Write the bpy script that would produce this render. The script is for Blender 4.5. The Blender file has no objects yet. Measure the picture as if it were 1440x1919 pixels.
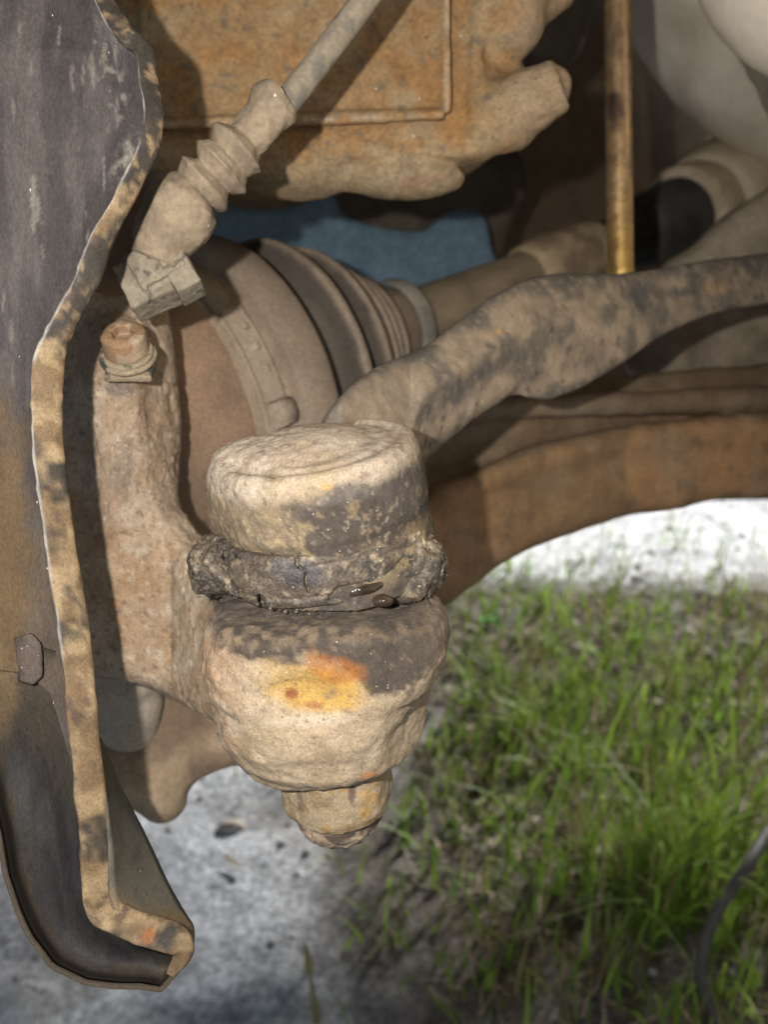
import bpy, math, random, time
import numpy as np
from math import radians, sin, cos, pi
T0 = time.time()
random.seed(7); rng = np.random.default_rng(11)
scene = bpy.context.scene
COL = scene.collection

# ------------------------------------------------------------------ camera, light, exposure
F = 1662.0                      # focal length in photograph pixels
PITCH = radians(20); CAMZ = 0.55
RIGHT = np.array([1.0, 0, 0]); UP = np.array([0, sin(PITCH), cos(PITCH)]); FWD = np.array([0, cos(PITCH), -sin(PITCH)])
CAM = np.array([0, 0, CAMZ])
cd = bpy.data.cameras.new('camera'); cam = bpy.data.objects.new('camera', cd); COL.objects.link(cam)
cam.location = CAM; cam.rotation_euler = (pi/2-PITCH, 0, 0)
cd.sensor_fit = 'VERTICAL'; cd.sensor_height = 24; cd.sensor_width = 18; cd.lens = 24*F/1919
cd.clip_start = 0.01; cd.clip_end = 500
cd.dof.use_dof = True; cd.dof.focus_distance = 0.177; cd.dof.aperture_fstop = 24*F/1919/1.75
scene.camera = cam
SUN_DIR = np.array([0.50, 0.80, 0.0]); SUN_EL = radians(30)
world = bpy.data.worlds.new("World"); scene.world = world; world.use_nodes = True
wn = world.node_tree.nodes; bg = wn['Background']
sky = wn.new('ShaderNodeTexSky'); sky.sky_type = 'NISHITA'; sky.sun_disc = False
sky.sun_elevation = SUN_EL; sky.sun_rotation = math.atan2(SUN_DIR[0], SUN_DIR[1])
world.node_tree.links.new(sky.outputs[0], bg.inputs[0]); bg.inputs[1].default_value = 0.05
sl = bpy.data.lights.new('sun', 'SUN'); sl.energy = 5.0; sl.angle = radians(9); sl.color = (1, .985, .96)
sun = bpy.data.objects.new('sun', sl); COL.objects.link(sun)
from mathutils import Vector, Matrix
sd = Vector((SUN_DIR[0], SUN_DIR[1], 0)).normalized()*cos(SUN_EL) + Vector((0, 0, sin(SUN_EL)))
sun.rotation_euler = sd.to_track_quat('Z', 'Y').to_euler(); sun.location = (2, 4, 6)
# the phone's own flash, beside the lens: it throws the hard shadows of the photograph
fl = bpy.data.lights.new('phone_flash', 'POINT'); fl.energy = 2.0; fl.shadow_soft_size = 0.0022; fl.color = (1, .955, .90)
flash = bpy.data.objects.new('phone_flash', fl); COL.objects.link(flash)
flash.location = CAM + RIGHT*-0.028 + UP*0.012
scene.view_settings.view_transform = 'Standard'; scene.view_settings.look = 'None'
scene.view_settings.gamma = 1; scene.view_settings.use_curve_mapping = False
scene.view_settings.exposure = 0.75
scene.render.engine = 'CYCLES'
scene.cycles.max_bounces = 6

# ------------------------------------------------------------------ frames of reference
def C(px, py, d):               # point in the camera's frame, metres
    return np.array([(px-720)/F*d, (959.5-py)/F*d, d])
C_ = C
def W(p):                       # camera frame -> world
    p = np.asarray(p, float)
    return CAM + p[..., :1]*RIGHT + p[..., 1:2]*UP + p[..., 2:3]*FWD
def G(px, py, z=0.0):           # the point of the ground seen along a ray
    r = (px-720)/F*RIGHT + (959.5-py)/F*UP + FWD
    return CAM + r*((z-CAMZ)/r[2])
def invW(w):
    q = np.asarray(w, float)-CAM
    return np.stack([q@RIGHT, q@UP, q@FWD], -1)
VUP = np.array([0, cos(PITCH), -sin(PITCH)])   # the world's vertical, in the camera frame
def nrm(v): v = np.asarray(v, float); return v/np.linalg.norm(v)

# ------------------------------------------------------------------ noise
def _h(i, j, k, s):
    n = (i*374761393 + j*668265263 + k*2147483647 + s*1274126177) & 0xffffffff
    n = ((n ^ (n >> 13))*1274126177) & 0xffffffff
    n = (n ^ (n >> 16))
    return (n & 0xffff)/65535.0
def vnoise(p, s=0):
    f = np.floor(p); u = p-f; i = f.astype(np.int64); u = u*u*(3-2*u)
    x, y, z = u[:, 0], u[:, 1], u[:, 2]; a, b, c = i[:, 0], i[:, 1], i[:, 2]
    r = 0
    for dx in (0, 1):
        for dy in (0, 1):
            for dz in (0, 1):
                r = r + (x if dx else 1-x)*(y if dy else 1-y)*(z if dz else 1-z)*_h(a+dx, b+dy, c+dz, s)
    return r
def fbm(p, size, o=3, s=0, g=.5):   # 0..1, size = wavelength in metres
    r = 0; a = 1; t = 0
    q = p/size + 37.3
    for k in range(o):
        r = r + a*vnoise(q*(2.03**k), s+k*17); t += a; a *= g
    return r/t
def sst(x, a, b): t = np.clip((x-a)/(b-a), 0, 1); return t*t*(3-2*t)

# ------------------------------------------------------------------ signed distance pieces, in the camera frame
def smin(a, b, k): h = np.maximum(k-np.abs(a-b), 0)/k; return np.minimum(a, b)-h*h*k*.25
def smax(a, b, k): return -smin(-a, -b, k)
def capsule(p, a, b, ra, rb):
    a = np.asarray(a); b = np.asarray(b); ab = b-a; t = np.clip(((p-a)@ab)/(ab@ab), 0, 1)
    return np.linalg.norm(p-a-t[:, None]*ab, axis=1)-(ra+(rb-ra)*t)
def ellip(p, c, r, ax=None):
    q = p-np.asarray(c)
    if ax is not None: q = q@np.asarray(ax).T
    r = np.asarray(r, float); k0 = np.linalg.norm(q/r, axis=1); k1 = np.linalg.norm(q/(r*r), axis=1)+1e-9
    return k0*(k0-1)/k1
def box(p, c, h, ax=None, r=0.0):
    q = p-np.asarray(c)
    if ax is not None: q = q@np.asarray(ax).T
    q = np.abs(q)-(np.asarray(h, float)-r)
    return np.linalg.norm(np.maximum(q, 0), axis=1)+np.minimum(q.max(axis=1), 0)-r
def frame(x, y):                # rows = local axes
    x = nrm(x); z = nrm(np.cross(x, y)); y = np.cross(z, x); return np.stack([x, y, z])
def lathe_sdf(p, a, b, prof, k=.0015):   # prof: (t in metres from a along a->b, r)
    a = np.asarray(a); u = nrm(np.asarray(b)-a); q = p-a; t = q@u
    rad = np.linalg.norm(q-t[:, None]*u, axis=1)
    ts = [c[0] for c in prof]; rs = [c[1] for c in prof]
    return smax(rad-np.interp(t, ts, rs), np.maximum(ts[0]-t, t-ts[-1]), k)
def poly2(px, py, P):
    P = np.asarray(P, float); n = len(P); d = np.full(px.shape, 1e18); s = np.ones(px.shape)
    for i in range(n):
        a = P[i]; b = P[i-1]; e = b-a
        wx = px-a[0]; wy = py-a[1]
        t = np.clip((wx*e[0]+wy*e[1])/(e@e+1e-12), 0, 1)
        bx = wx-e[0]*t; by = wy-e[1]*t
        d = np.minimum(d, bx*bx+by*by)
        c1 = py >= a[1]; c2 = py < b[1]; c3 = e[0]*wy > e[1]*wx
        s = np.where((c1 & c2 & c3) | (~c1 & ~c2 & ~c3), -s, s)
    return s*np.sqrt(d)
def pxy(p): return 720+p[:, 0]/p[:, 2]*F, 959.5-p[:, 1]/p[:, 2]*F
def slab(p, P, front, thick, k=.006):   # a casting with outline P, its own distance and thickness
    x, y = pxy(p); d2 = poly2(x, y, P)*p[:, 2]/F
    fr = front(x, y) if callable(front) else front
    th = thick(x, y) if callable(thick) else thick
    return smax(d2, np.maximum(fr-p[:, 2], p[:, 2]-fr-th), k)
def curve(P, n=8):              # smooth a traced outline (closed Catmull-Rom)
    P = np.asarray(P, float); m = len(P); out = []
    for i in range(m):
        a, b, c, d = P[i-1], P[i], P[(i+1) % m], P[(i+2) % m]
        for k in range(n):
            t = k/n; out.append(.5*((2*b)+(c-a)*t+(2*a-5*b+4*c-d)*t*t+(3*b-a-3*c+d)*t**3))
    return np.array(out)

def surface(sdf, lo, hi, h):
    lo = np.asarray(lo, float); hi = np.asarray(hi, float); B = 6
    nb = np.ceil((hi-lo)/(h*B)).astype(int); n = nb*B+1
    cc = [lo[i]+(np.arange(nb[i])+.5)*h*B for i in range(3)]
    cx, cy, cz = np.meshgrid(*cc, indexing='ij')
    Fc = sdf(np.stack([cx.ravel(), cy.ravel(), cz.ravel()], 1)).reshape(nb)
    act = np.abs(Fc) < h*B*1.15+.0012
    V = np.where(Fc > 0, 1.0, -1.0).repeat(B, 0).repeat(B, 1).repeat(B, 2)
    V = np.pad(V, ((0, 1),)*3, mode='edge').astype(np.float32)
    M = np.zeros(n, bool)
    A = act.repeat(B, 0).repeat(B, 1).repeat(B, 2)
    for dx in (0, 1):
        for dy in (0, 1):
            for dz in (0, 1):
                M[dx:dx+A.shape[0], dy:dy+A.shape[1], dz:dz+A.shape[2]] |= A
    idx = np.argwhere(M); res = np.empty(len(idx), np.float32)
    for s in range(0, len(idx), 400000): res[s:s+400000] = sdf(lo+idx[s:s+400000]*h)
    V[M] = res
    I = V < 0; c = [I[a:n[0]-1+a, b:n[1]-1+b, d:n[2]-1+d] for a in (0, 1) for b in (0, 1) for d in (0, 1)]
    al = c[0].copy(); an = c[0].copy()
    for q in c[1:]: al &= q; an |= q
    cell = an & ~al; ids = np.argwhere(cell)
    vid = np.full(cell.shape, -1, np.int64); vid[cell] = np.arange(len(ids))
    acc = np.zeros((len(ids), 3)); cnt = np.zeros(len(ids))
    cor = {(a, b, d): V[ids[:, 0]+a, ids[:, 1]+b, ids[:, 2]+d] for a in (0, 1) for b in (0, 1) for d in (0, 1)}
    for ax in range(3):
        o = [k for k in range(3) if k != ax]
        for u in (0, 1):
            for w in (0, 1):
                k0 = [0, 0, 0]; k0[o[0]] = u; k0[o[1]] = w; k1 = list(k0); k1[ax] = 1
                f0 = cor[tuple(k0)]; f1 = cor[tuple(k1)]; x = (f0 < 0) != (f1 < 0)
                t = np.where(x, f0/np.where(x, f0-f1, 1), 0)
                pt = np.zeros((len(ids), 3)); pt += k0; pt[:, ax] = t
                acc += pt*x[:, None]; cnt += x
    verts = lo+(ids+acc/cnt[:, None])*h
    quads = []
    for ax in range(3):
        o1, o2 = (ax+1) % 3, (ax+2) % 3
        sl0 = [slice(1, -1)]*3; sl0[ax] = slice(0, -1); sl1 = list(sl0); sl1[ax] = slice(1, None)
        a = I[tuple(sl0)]; b = I[tuple(sl1)]
        e = np.argwhere(a != b); s = a[tuple(e.T)]
        off = np.ones(3, int); off[ax] = 0; e = e+off
        def g(d1, d2):
            q = e.copy(); q[:, o1] -= d1; q[:, o2] -= d2; return vid[q[:, 0], q[:, 1], q[:, 2]]
        Q = np.stack([g(1, 1), g(0, 1), g(0, 0), g(1, 0)], 1)
        Q[~s] = Q[~s][:, ::-1]
        quads.append(Q)
    Q = np.concatenate(quads); Q = Q[(Q >= 0).all(1)]
    return verts, Q
def grad(sdf, v, e=.0003):
    g = np.stack([sdf(v+np.eye(3)[i]*e)-sdf(v-np.eye(3)[i]*e) for i in range(3)], 1)
    return g/(np.linalg.norm(g, axis=1)[:, None]+1e-9)

# ------------------------------------------------------------------ objects
def mesh_obj(name, verts, faces, mat, parent=None, paint=None, smooth=True, attrs=None):
    verts = np.asarray(verts, float)
    if parent is not None: verts = verts-np.array(parent['_o'])
    me = bpy.data.meshes.new(name)
    if isinstance(faces, np.ndarray):
        k = faces.shape[1]
        me.vertices.add(len(verts)); me.vertices.foreach_set('co', verts.astype(np.float32).ravel())
        me.loops.add(faces.size); me.loops.foreach_set('vertex_index', faces.astype(np.int32).ravel())
        me.polygons.add(len(faces)); me.polygons.foreach_set('loop_start', np.arange(0, faces.size, k, dtype=np.int32))
        me.polygons.foreach_set('loop_total', np.full(len(faces), k, np.int32)); me.update(calc_edges=True)
    else:
        me.from_pydata(verts.tolist(), [], faces); me.update()
    if smooth: me.polygons.foreach_set('use_smooth', [True]*len(me.polygons))
    if paint is not None:
        a = me.color_attributes.new('paint', 'FLOAT_COLOR', 'POINT')
        a.data.foreach_set('color', np.concatenate([np.clip(paint, 0, 1), np.ones((len(verts), 1))], 1).astype(np.float32).ravel())
    for k, v in (attrs or {}).items():
        a = me.attributes.new(k, 'FLOAT', 'POINT'); a.data.foreach_set('value', np.asarray(v, np.float32))
    me.materials.append(mat); me.validate()
    o = bpy.data.objects.new(name, me); COL.objects.link(o)
    if parent is not None: o.parent = parent['_e']
    return o
def thing(name, label, cat, at, group=None):
    e = bpy.data.objects.new(name, None); COL.objects.link(e); e.empty_display_size = .02
    e.location = at; e['label'] = label; e['category'] = cat
    if group: e['group'] = group
    return {'_o': tuple(at), '_e': e}
def under(o, origin): return {'_o': origin['_o'], '_e': o}     # to hang a sub-part from a part
def tag(o, label=None, cat=None, kind=None, group=None):
    if label: o['label'] = label
    if cat: o['category'] = cat
    if kind: o['kind'] = kind
    if group: o['group'] = group
    return o
def paint(n, base): return np.tile(np.array(base, float), (n, 1))
def mixc(c, col, m): m = np.clip(m, 0, 1)[:, None]; return c*(1-m)+np.array(col, float)*m
def blob(v, cx, cy, rx, ry, ang=0, soft=.5, s=3, w=.35, size=.006):
    x, y = pxy(v); a = radians(ang); dx = x-cx; dy = y-cy
    u = (dx*cos(a)+dy*sin(a))/rx; t = (-dx*sin(a)+dy*cos(a))/ry
    r = np.sqrt(u*u+t*t)+(fbm(v, size, 3, s)-.5)*2*w
    return 1-sst(r, 1-soft, 1+soft*.3)

def sdf_part(name, sdf, lo, hi, h, mat, parent, painter=None, disp=None):
    v, q = surface(sdf, lo, hi, h)
    if len(v) == 0: print('EMPTY', name); return None
    nrmv = grad(sdf, v)
    if disp is not None: v = v+nrmv*disp(v, nrmv)[:, None]
    c = painter(v, nrmv) if painter else None
    o = mesh_obj(name, W(v), q, mat, parent, c)
    print('%s %d verts %.1fs' % (name, len(v), time.time()-T0)); return o
def bbox(pts, d0, d1):          # camera-frame box round pixel rectangle x0,y0,x1,y1 between two depths
    x0, y0, x1, y1 = pts; c = np.array([C(x, y, d) for x in (x0, x1) for y in (y0, y1) for d in (d0, d1)])
    return c.min(0), c.max(0)
def tube(pts, rad, seg=20, prof=None, cap=True, sub=6):   # sweep a circle along points in the camera frame
    P = np.asarray(pts, float); R = np.full(len(P), rad) if np.isscalar(rad) else np.asarray(rad, float)
    if sub > 1 and len(P) > 2:
        Q = []; RR = []
        for i in range(len(P)-1):
            a = P[max(i-1, 0)]; b = P[i]; c = P[i+1]; d = P[min(i+2, len(P)-1)]
            for k in range(sub):
                t = k/sub; Q.append(.5*((2*b)+(c-a)*t+(2*a-5*b+4*c-d)*t*t+(3*b-a-3*c+d)*t**3)); RR.append(R[i]+(R[i+1]-R[i])*t)
        Q.append(P[-1]); RR.append(R[-1]); P = np.array(Q); R = np.array(RR)
    n = len(P); tg = np.gradient(P, axis=0); tg /= np.linalg.norm(tg, axis=1)[:, None]
    u = np.cross(tg[0], [0.3, .2, 1]); u /= np.linalg.norm(u); V = []
    for i in range(n):
        u = u-tg[i]*(u@tg[i]); u /= np.linalg.norm(u); w = np.cross(tg[i], u)
        a = np.arange(seg)*2*pi/seg
        V.append(P[i]+R[i]*(np.cos(a)[:, None]*u+np.sin(a)[:, None]*w))
    V = np.concatenate(V); i, j = np.meshgrid(np.arange(n-1), np.arange(seg), indexing='ij'); i = i.ravel(); j = j.ravel(); k = (j+1) % seg
    Q = np.stack([i*seg+j, i*seg+k, (i+1)*seg+k, (i+1)*seg+j], 1).tolist()
    if cap: Q.append(list(range(seg))[::-1]); Q.append([(n-1)*seg+j for j in range(seg)])
    return V, Q
def lathe(a, u, prof, seg=96, a0=0, a1=2*pi):      # prof (t, r) about axis a + t u
    a = np.asarray(a); u = nrm(u); x = nrm(np.cross(u, [0, 1, .2])); y = np.cross(u, x)
    full = abs(a1-a0-2*pi) < 1e-6; ph = a0+(a1-a0)*np.arange(seg)/(seg if full else seg-1)
    V = np.concatenate([a+t*u+r*(np.cos(ph)[:, None]*x+np.sin(ph)[:, None]*y) for t, r in prof]); n = len(prof)
    i, j = np.meshgrid(np.arange(n-1), np.arange(seg if full else seg-1), indexing='ij'); i = i.ravel(); j = j.ravel(); k = (j+1) % seg
    return V, np.stack([i*seg+j, (i+1)*seg+j, (i+1)*seg+k, i*seg+k], 1)
def smoothprof(P, n=6):
    P = np.asarray(P, float); o = []
    for i in range(len(P)-1):
        a = P[max(i-1, 0)]; b = P[i]; c = P[i+1]; d = P[min(i+2, len(P)-1)]
        for k in range(n):
            t = k/n; o.append(.5*((2*b)+(c-a)*t+(2*a-5*b+4*c-d)*t*t+(3*b-a-3*c+d)*t**3))
    o.append(P[-1]); return o
def vnormals(V, Q):
    Q = np.asarray(Q); n = np.cross(V[Q[:, 2]]-V[Q[:, 0]], V[Q[:, 3]]-V[Q[:, 1]]); N = np.zeros_like(V)
    for k in range(4): np.add.at(N, Q[:, k], n)
    return N/(np.linalg.norm(N, axis=1)[:, None]+1e-12)

# ------------------------------------------------------------------ materials
def mat_new(name):
    m = bpy.data.materials.new(name); m.use_nodes = True; nt = m.node_tree; b = nt.nodes['Principled BSDF']; return m, nt, b
def grime(name, base=None, rough=.85, grain=1600, gamp=.45, bump=.35, bdist=.0006, patch=180, pamp=.35, spark=.0, pits=.0, spec=.3, metal=0, stretch=None, alt=None, altamt=.5):
    m, nt, b = mat_new(name); N = nt.nodes; L = nt.links
    tc = N.new('ShaderNodeTexCoord'); vec = tc.outputs['Object']
    if stretch:
        mp = N.new('ShaderNodeMapping'); mp.inputs['Scale'].default_value = stretch; L.new(vec, mp.inputs[0]); vec = mp.outputs[0]
    def noise(sc, det=4, r=.6):
        n = N.new('ShaderNodeTexNoise'); n.inputs['Scale'].default_value = sc; n.inputs['Detail'].default_value = det; n.inputs['Roughness'].default_value = r; L.new(vec, n.inputs['Vector']); return n.outputs[0]
    def math_(op, a, b_, c=None):
        x = N.new('ShaderNodeMath'); x.operation = op
        for i, q in enumerate((a, b_, c)):
            if q is None: continue
            if isinstance(q, (int, float)): x.inputs[i].default_value = q
            else: L.new(q, x.inputs[i])
        return x.outputs[0]
    def rng_(a, lo, hi, t0, t1):
        x = N.new('ShaderNodeMapRange'); x.inputs[1].default_value = lo; x.inputs[2].default_value = hi; x.inputs[3].default_value = t0; x.inputs[4].default_value = t1; L.new(a, x.inputs[0]); return x.outputs[0]
    def mixrgb(f, a, b_, mode='MIX'):
        x = N.new('ShaderNodeMix'); x.data_type = 'RGBA'; x.blend_type = mode
        for i, q in ((0, f), (6, a), (7, b_)):
            if isinstance(q, (int, float)): x.inputs[i].default_value = q
            elif isinstance(q, tuple): x.inputs[i].default_value = (*q, 1)
            else: L.new(q, x.inputs[i])
        return x.outputs[2]
    if base is None:
        at = N.new('ShaderNodeVertexColor'); at.layer_name = 'paint'; col = at.outputs[0]
    else:
        col = mixrgb(0, base, base)
    g = noise(grain, 3, .65); p = noise(patch, 5, .62); g2 = noise(grain*.38, 4, .6)
    if alt is not None:
        col = mixrgb(math_('MULTIPLY', rng_(p, .45, .62, 0, 1), altamt), col, alt)
    v = math_('MULTIPLY', rng_(g, .34, .66, 1-gamp, 1+gamp), rng_(noise(patch*1.7, 4, .6), .3, .7, 1-pamp*.7, 1+pamp*.7))
    v = math_('MULTIPLY', v, rng_(g2, .36, .64, 1-gamp*.35, 1+gamp*.35))
    cv = N.new('ShaderNodeCombineColor')
    for i in range(3): L.new(v, cv.inputs[i])
    col = mixrgb(1.0, col, cv.outputs[0], 'MULTIPLY')
    if pits:
        vo = N.new('ShaderNodeTexVoronoi'); vo.inputs['Scale'].default_value = grain*.35; L.new(vec, vo.inputs['Vector'])
        pm = math_('MULTIPLY', rng_(vo.outputs[0], .0, .28, 1, 0), rng_(noise(patch*2.2, 2), .5, .62, 0, 1))
        col = mixrgb(math_('MULTIPLY', pm, pits), col, (.035, .028, .022))
    L.new(col, b.inputs['Base Color'])
    ro = rng_(g2, .3, .7, rough-.12, min(1, rough+.12))
    if spark:
        vs = N.new('ShaderNodeTexVoronoi'); vs.inputs['Scale'].default_value = grain*.8; L.new(vec, vs.inputs['Vector'])
        sm = N.new('ShaderNodeSeparateColor'); L.new(vs.outputs['Color'], sm.inputs[0])
        k = math_('GREATER_THAN', sm.outputs[0], 1-spark*.05)
        kk = math_('MULTIPLY', k, math_('LESS_THAN', vs.outputs[0], .2))
        ro = math_('MULTIPLY', ro, rng_(kk, 0, 1, 1, .3)); 
        col2 = mixrgb(math_('MULTIPLY', kk, .8), col, (.6, .56, .48)); L.new(col2, b.inputs['Base Color'])
    L.new(ro, b.inputs['Roughness'])
    b.inputs['Specular IOR Level'].default_value = spec; b.inputs['Metallic'].default_value = metal
    hgt = math_('ADD', math_('MULTIPLY', g, .35), math_('MULTIPLY', g2, .45)); hgt = math_('ADD', hgt, math_('MULTIPLY', p, .6))
    bm = N.new('ShaderNodeBump'); bm.inputs['Strength'].default_value = bump; bm.inputs['Distance'].default_value = bdist
    L.new(hgt, bm.inputs['Height']); L.new(bm.outputs[0], b.inputs['Normal'])
    return m
M = {}
M['cast'] = grime('dusty_cast_iron', rough=.85, grain=2400, gamp=.22, bump=.65, bdist=.0006, patch=160, pamp=.2, spark=.45, pits=.8)
M['housing'] = grime('greasy_forged_steel', rough=.78, grain=2400, gamp=.22, bump=.55, bdist=.0005, patch=220, pamp=.24, spark=.5, pits=.7, spec=.3)
M['rubber'] = grime('greasy_cracked_rubber', rough=.56, grain=2000, gamp=.45, bump=1.0, bdist=.0005, patch=200, pamp=.4, spark=.5, pits=.4, spec=.35)
M['goo'] = grime('wet_grease', base=(.03, .02, .012), rough=.14, grain=300, gamp=.3, bump=.8, bdist=.001, patch=200, spec=.6)
M['arm'] = grime('dusty_forged_bar', rough=.8, grain=2200, gamp=.16, bump=.35, bdist=.0004, patch=110, pamp=.25, pits=.3, spec=.35)
M['far'] = grime('brown_rusty_steel', rough=.8, grain=700, gamp=.14, bump=.25, bdist=.0008, patch=60, pamp=.22, pits=.15)
M['caliper'] = grime('rusty_caliper_iron', rough=.85, grain=800, gamp=.2, bump=.35, bdist=.0005, patch=120, pamp=.22, spark=.2, pits=.7)
M['plate'] = grime('dark_steel_sheet', rough=.74, grain=1500, gamp=.22, bump=.2, bdist=.0003, patch=60, pamp=.2, spark=.1, spec=.16, stretch=(1.6, 1.6, .45))
M['sheet'] = grime('dull_steel_sheet', rough=.8, grain=1500, gamp=.22, bump=.2, bdist=.0003, patch=60, pamp=.2, spark=.05, spec=.2, stretch=(1.6, 1.6, .45))
M['rim'] = grime('rusty_sheet_edge', rough=.66, grain=2000, gamp=.2, bump=.4, bdist=.0005, patch=170, pamp=.25, spec=.25, pits=.5)
M['cv'] = grime('dusty_rubber', rough=.85, grain=1100, gamp=.2, bump=.18, bdist=.0004, patch=50, pamp=.14)
M['sleeve'] = grime('dust_caked_sleeve', rough=.9, grain=900, gamp=.14, bump=.5, bdist=.0006, patch=150, pamp=.14, spark=.15)
M['blue'] = grime('blue_grey_plastic', base=(.14, .215, .28), rough=.7, grain=500, gamp=.25, bump=.12, bdist=.0005, patch=30, pamp=.2, spark=.1)
M['black'] = grime('black_rubber', base=(.02, .02, .022), rough=.7, grain=500, gamp=.3, bump=.2, patch=50)
M['liner'] = grime('dusty_arch_liner', rough=.95, grain=90, gamp=.12, bump=.2, bdist=.001, patch=9, pamp=.16)

# ================================================================== GROUND
def ground_h(x, y):
    p = np.stack([x, y, 0*x], 1)
    return .020*(fbm(p, .5, 3, 5)-.5)+.012*(fbm(p, .09, 4, 8)-.5)+.004*(fbm(p, .02, 3, 9)-.5)
def grass_mask(x, y):           # how much the spot is grown over
    q = invW(np.stack([x, y, 0*x], 1)); px, py = pxy(q); p = np.stack([x, y, 0*x], 1)
    ok = q[:, 2] > .2
    n = fbm(p, .22, 4, 21)
    left = 700+np.clip((py-1300), -300, 700)*.12
    far = sst(py, 1035, 1130)
    m = sst(px-left+(n-.5)*500, -60, 160)*far
    near = 1-sst(py+(n-.5)*300, 1800, 2050)*sst(1300-px, 0, 300)
    return np.where(ok, m*near, 0)
def make_ground():
    xs = np.concatenate([-np.geomspace(300, 1.6, 22), np.linspace(-1.5, 2.4, 420), np.geomspace(2.5, 300, 22)])
    ys = np.concatenate([-np.geomspace(300, .8, 20), np.linspace(-.6, 3.2, 420), np.geomspace(3.3, 300, 22)])
    X, Y = np.meshgrid(xs, ys, indexing='ij'); x = X.ravel(); y = Y.ravel()
    fade = np.clip(1.2-np.hypot(x, y)/40, .2, 1); z = ground_h(x, y)*fade
    n, m_ = X.shape; i, j = np.meshgrid(np.arange(n-1), np.arange(m_-1), indexing='ij'); i = i.ravel(); j = j.ravel()
    Q = np.stack([i*m_+j, (i+1)*m_+j, (i+1)*m_+j+1, i*m_+j+1], 1)
    gm = grass_mask(x, y); p = np.stack([x, y, 0*x], 1)
    c = paint(len(x), (.66, .67, .69))
    c = mixc(c, (.50, .485, .47), sst(fbm(p, .12, 4, 31), .42, .66)*.7)
    c = mixc(c, (.68, .68, .68), sst(fbm(p, .3, 3, 33), .5, .7)*.6)
    c = mixc(c, (.095, .075, .055), np.clip(gm*1.1, 0, 1)*sst(fbm(p, .06, 4, 35), .25, .55))
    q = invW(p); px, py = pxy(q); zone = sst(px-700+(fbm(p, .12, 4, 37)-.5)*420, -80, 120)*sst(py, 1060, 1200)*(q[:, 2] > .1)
    c = mixc(c, (.085, .064, .045), zone*.9); c = mixc(c, (.24, .21, .18), zone*sst(fbm(p, .035, 4, 38), .54, .66)*.7); c = mixc(c, (.78, .78, .78), (1-sst(py, 1040, 1130))*(q[:, 2] > .3)*sst(fbm(p, .5, 4, 36), .3, .4))  # far strip lightened in colour to read as glaring daylight
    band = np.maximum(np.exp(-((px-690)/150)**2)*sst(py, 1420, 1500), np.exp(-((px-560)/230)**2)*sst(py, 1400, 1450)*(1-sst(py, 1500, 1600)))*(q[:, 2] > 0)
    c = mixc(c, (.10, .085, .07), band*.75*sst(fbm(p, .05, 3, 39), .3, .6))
    m, nt, b = mat_new('ground_soil'); N = nt.nodes; L = nt.links
    tc = N.new('ShaderNodeTexCoord'); at = N.new('ShaderNodeVertexColor'); at.layer_name = 'paint'
    n1 = N.new('ShaderNodeTexNoise'); n1.inputs['Scale'].default_value = 160; n1.inputs['Detail'].default_value = 6; n1.inputs['Roughness'].default_value = .7
    n2 = N.new('ShaderNodeTexNoise'); n2.inputs['Scale'].default_value = 35; n2.inputs['Detail'].default_value = 6; n2.inputs['Roughness'].default_value = .65
    for q_ in (n1, n2): L.new(tc.outputs['Object'], q_.inputs['Vector'])
    mr = N.new('ShaderNodeMapRange'); mr.inputs[1].default_value = .32; mr.inputs[2].default_value = .68; mr.inputs[3].default_value = .45; mr.inputs[4].default_value = 1.5
    mr2 = N.new('ShaderNodeMapRange'); mr2.inputs[1].default_value = .32; mr2.inputs[2].default_value = .68; mr2.inputs[3].default_value = .6; mr2.inputs[4].default_value = 1.35
    L.new(n1.outputs[0], mr.inputs[0]); L.new(n2.outputs[0], mr2.inputs[0])
    mu = N.new('ShaderNodeMath'); mu.operation = 'MULTIPLY'; L.new(mr.outputs[0], mu.inputs[0]); L.new(mr2.outputs[0], mu.inputs[1])
    vs = N.new('ShaderNodeVectorMath'); vs.operation = 'SCALE'; L.new(at.outputs[0], vs.inputs[0]); L.new(mu.outputs[0], vs.inputs['Scale'])
    L.new(vs.outputs[0], b.inputs['Base Color']); b.inputs['Roughness'].default_value = .95; b.inputs['Specular IOR Level'].default_value = .15
    bm = N.new('ShaderNodeBump'); bm.inputs['Distance'].default_value = .003; bm.inputs['Strength'].default_value = .6
    L.new(mu.outputs[0], bm.inputs['Height']); L.new(bm.outputs[0], b.inputs['Normal'])
    tag(mesh_obj('ground', np.stack([x, y, z], 1), Q, m, None, c), kind='structure')
make_ground()

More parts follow.
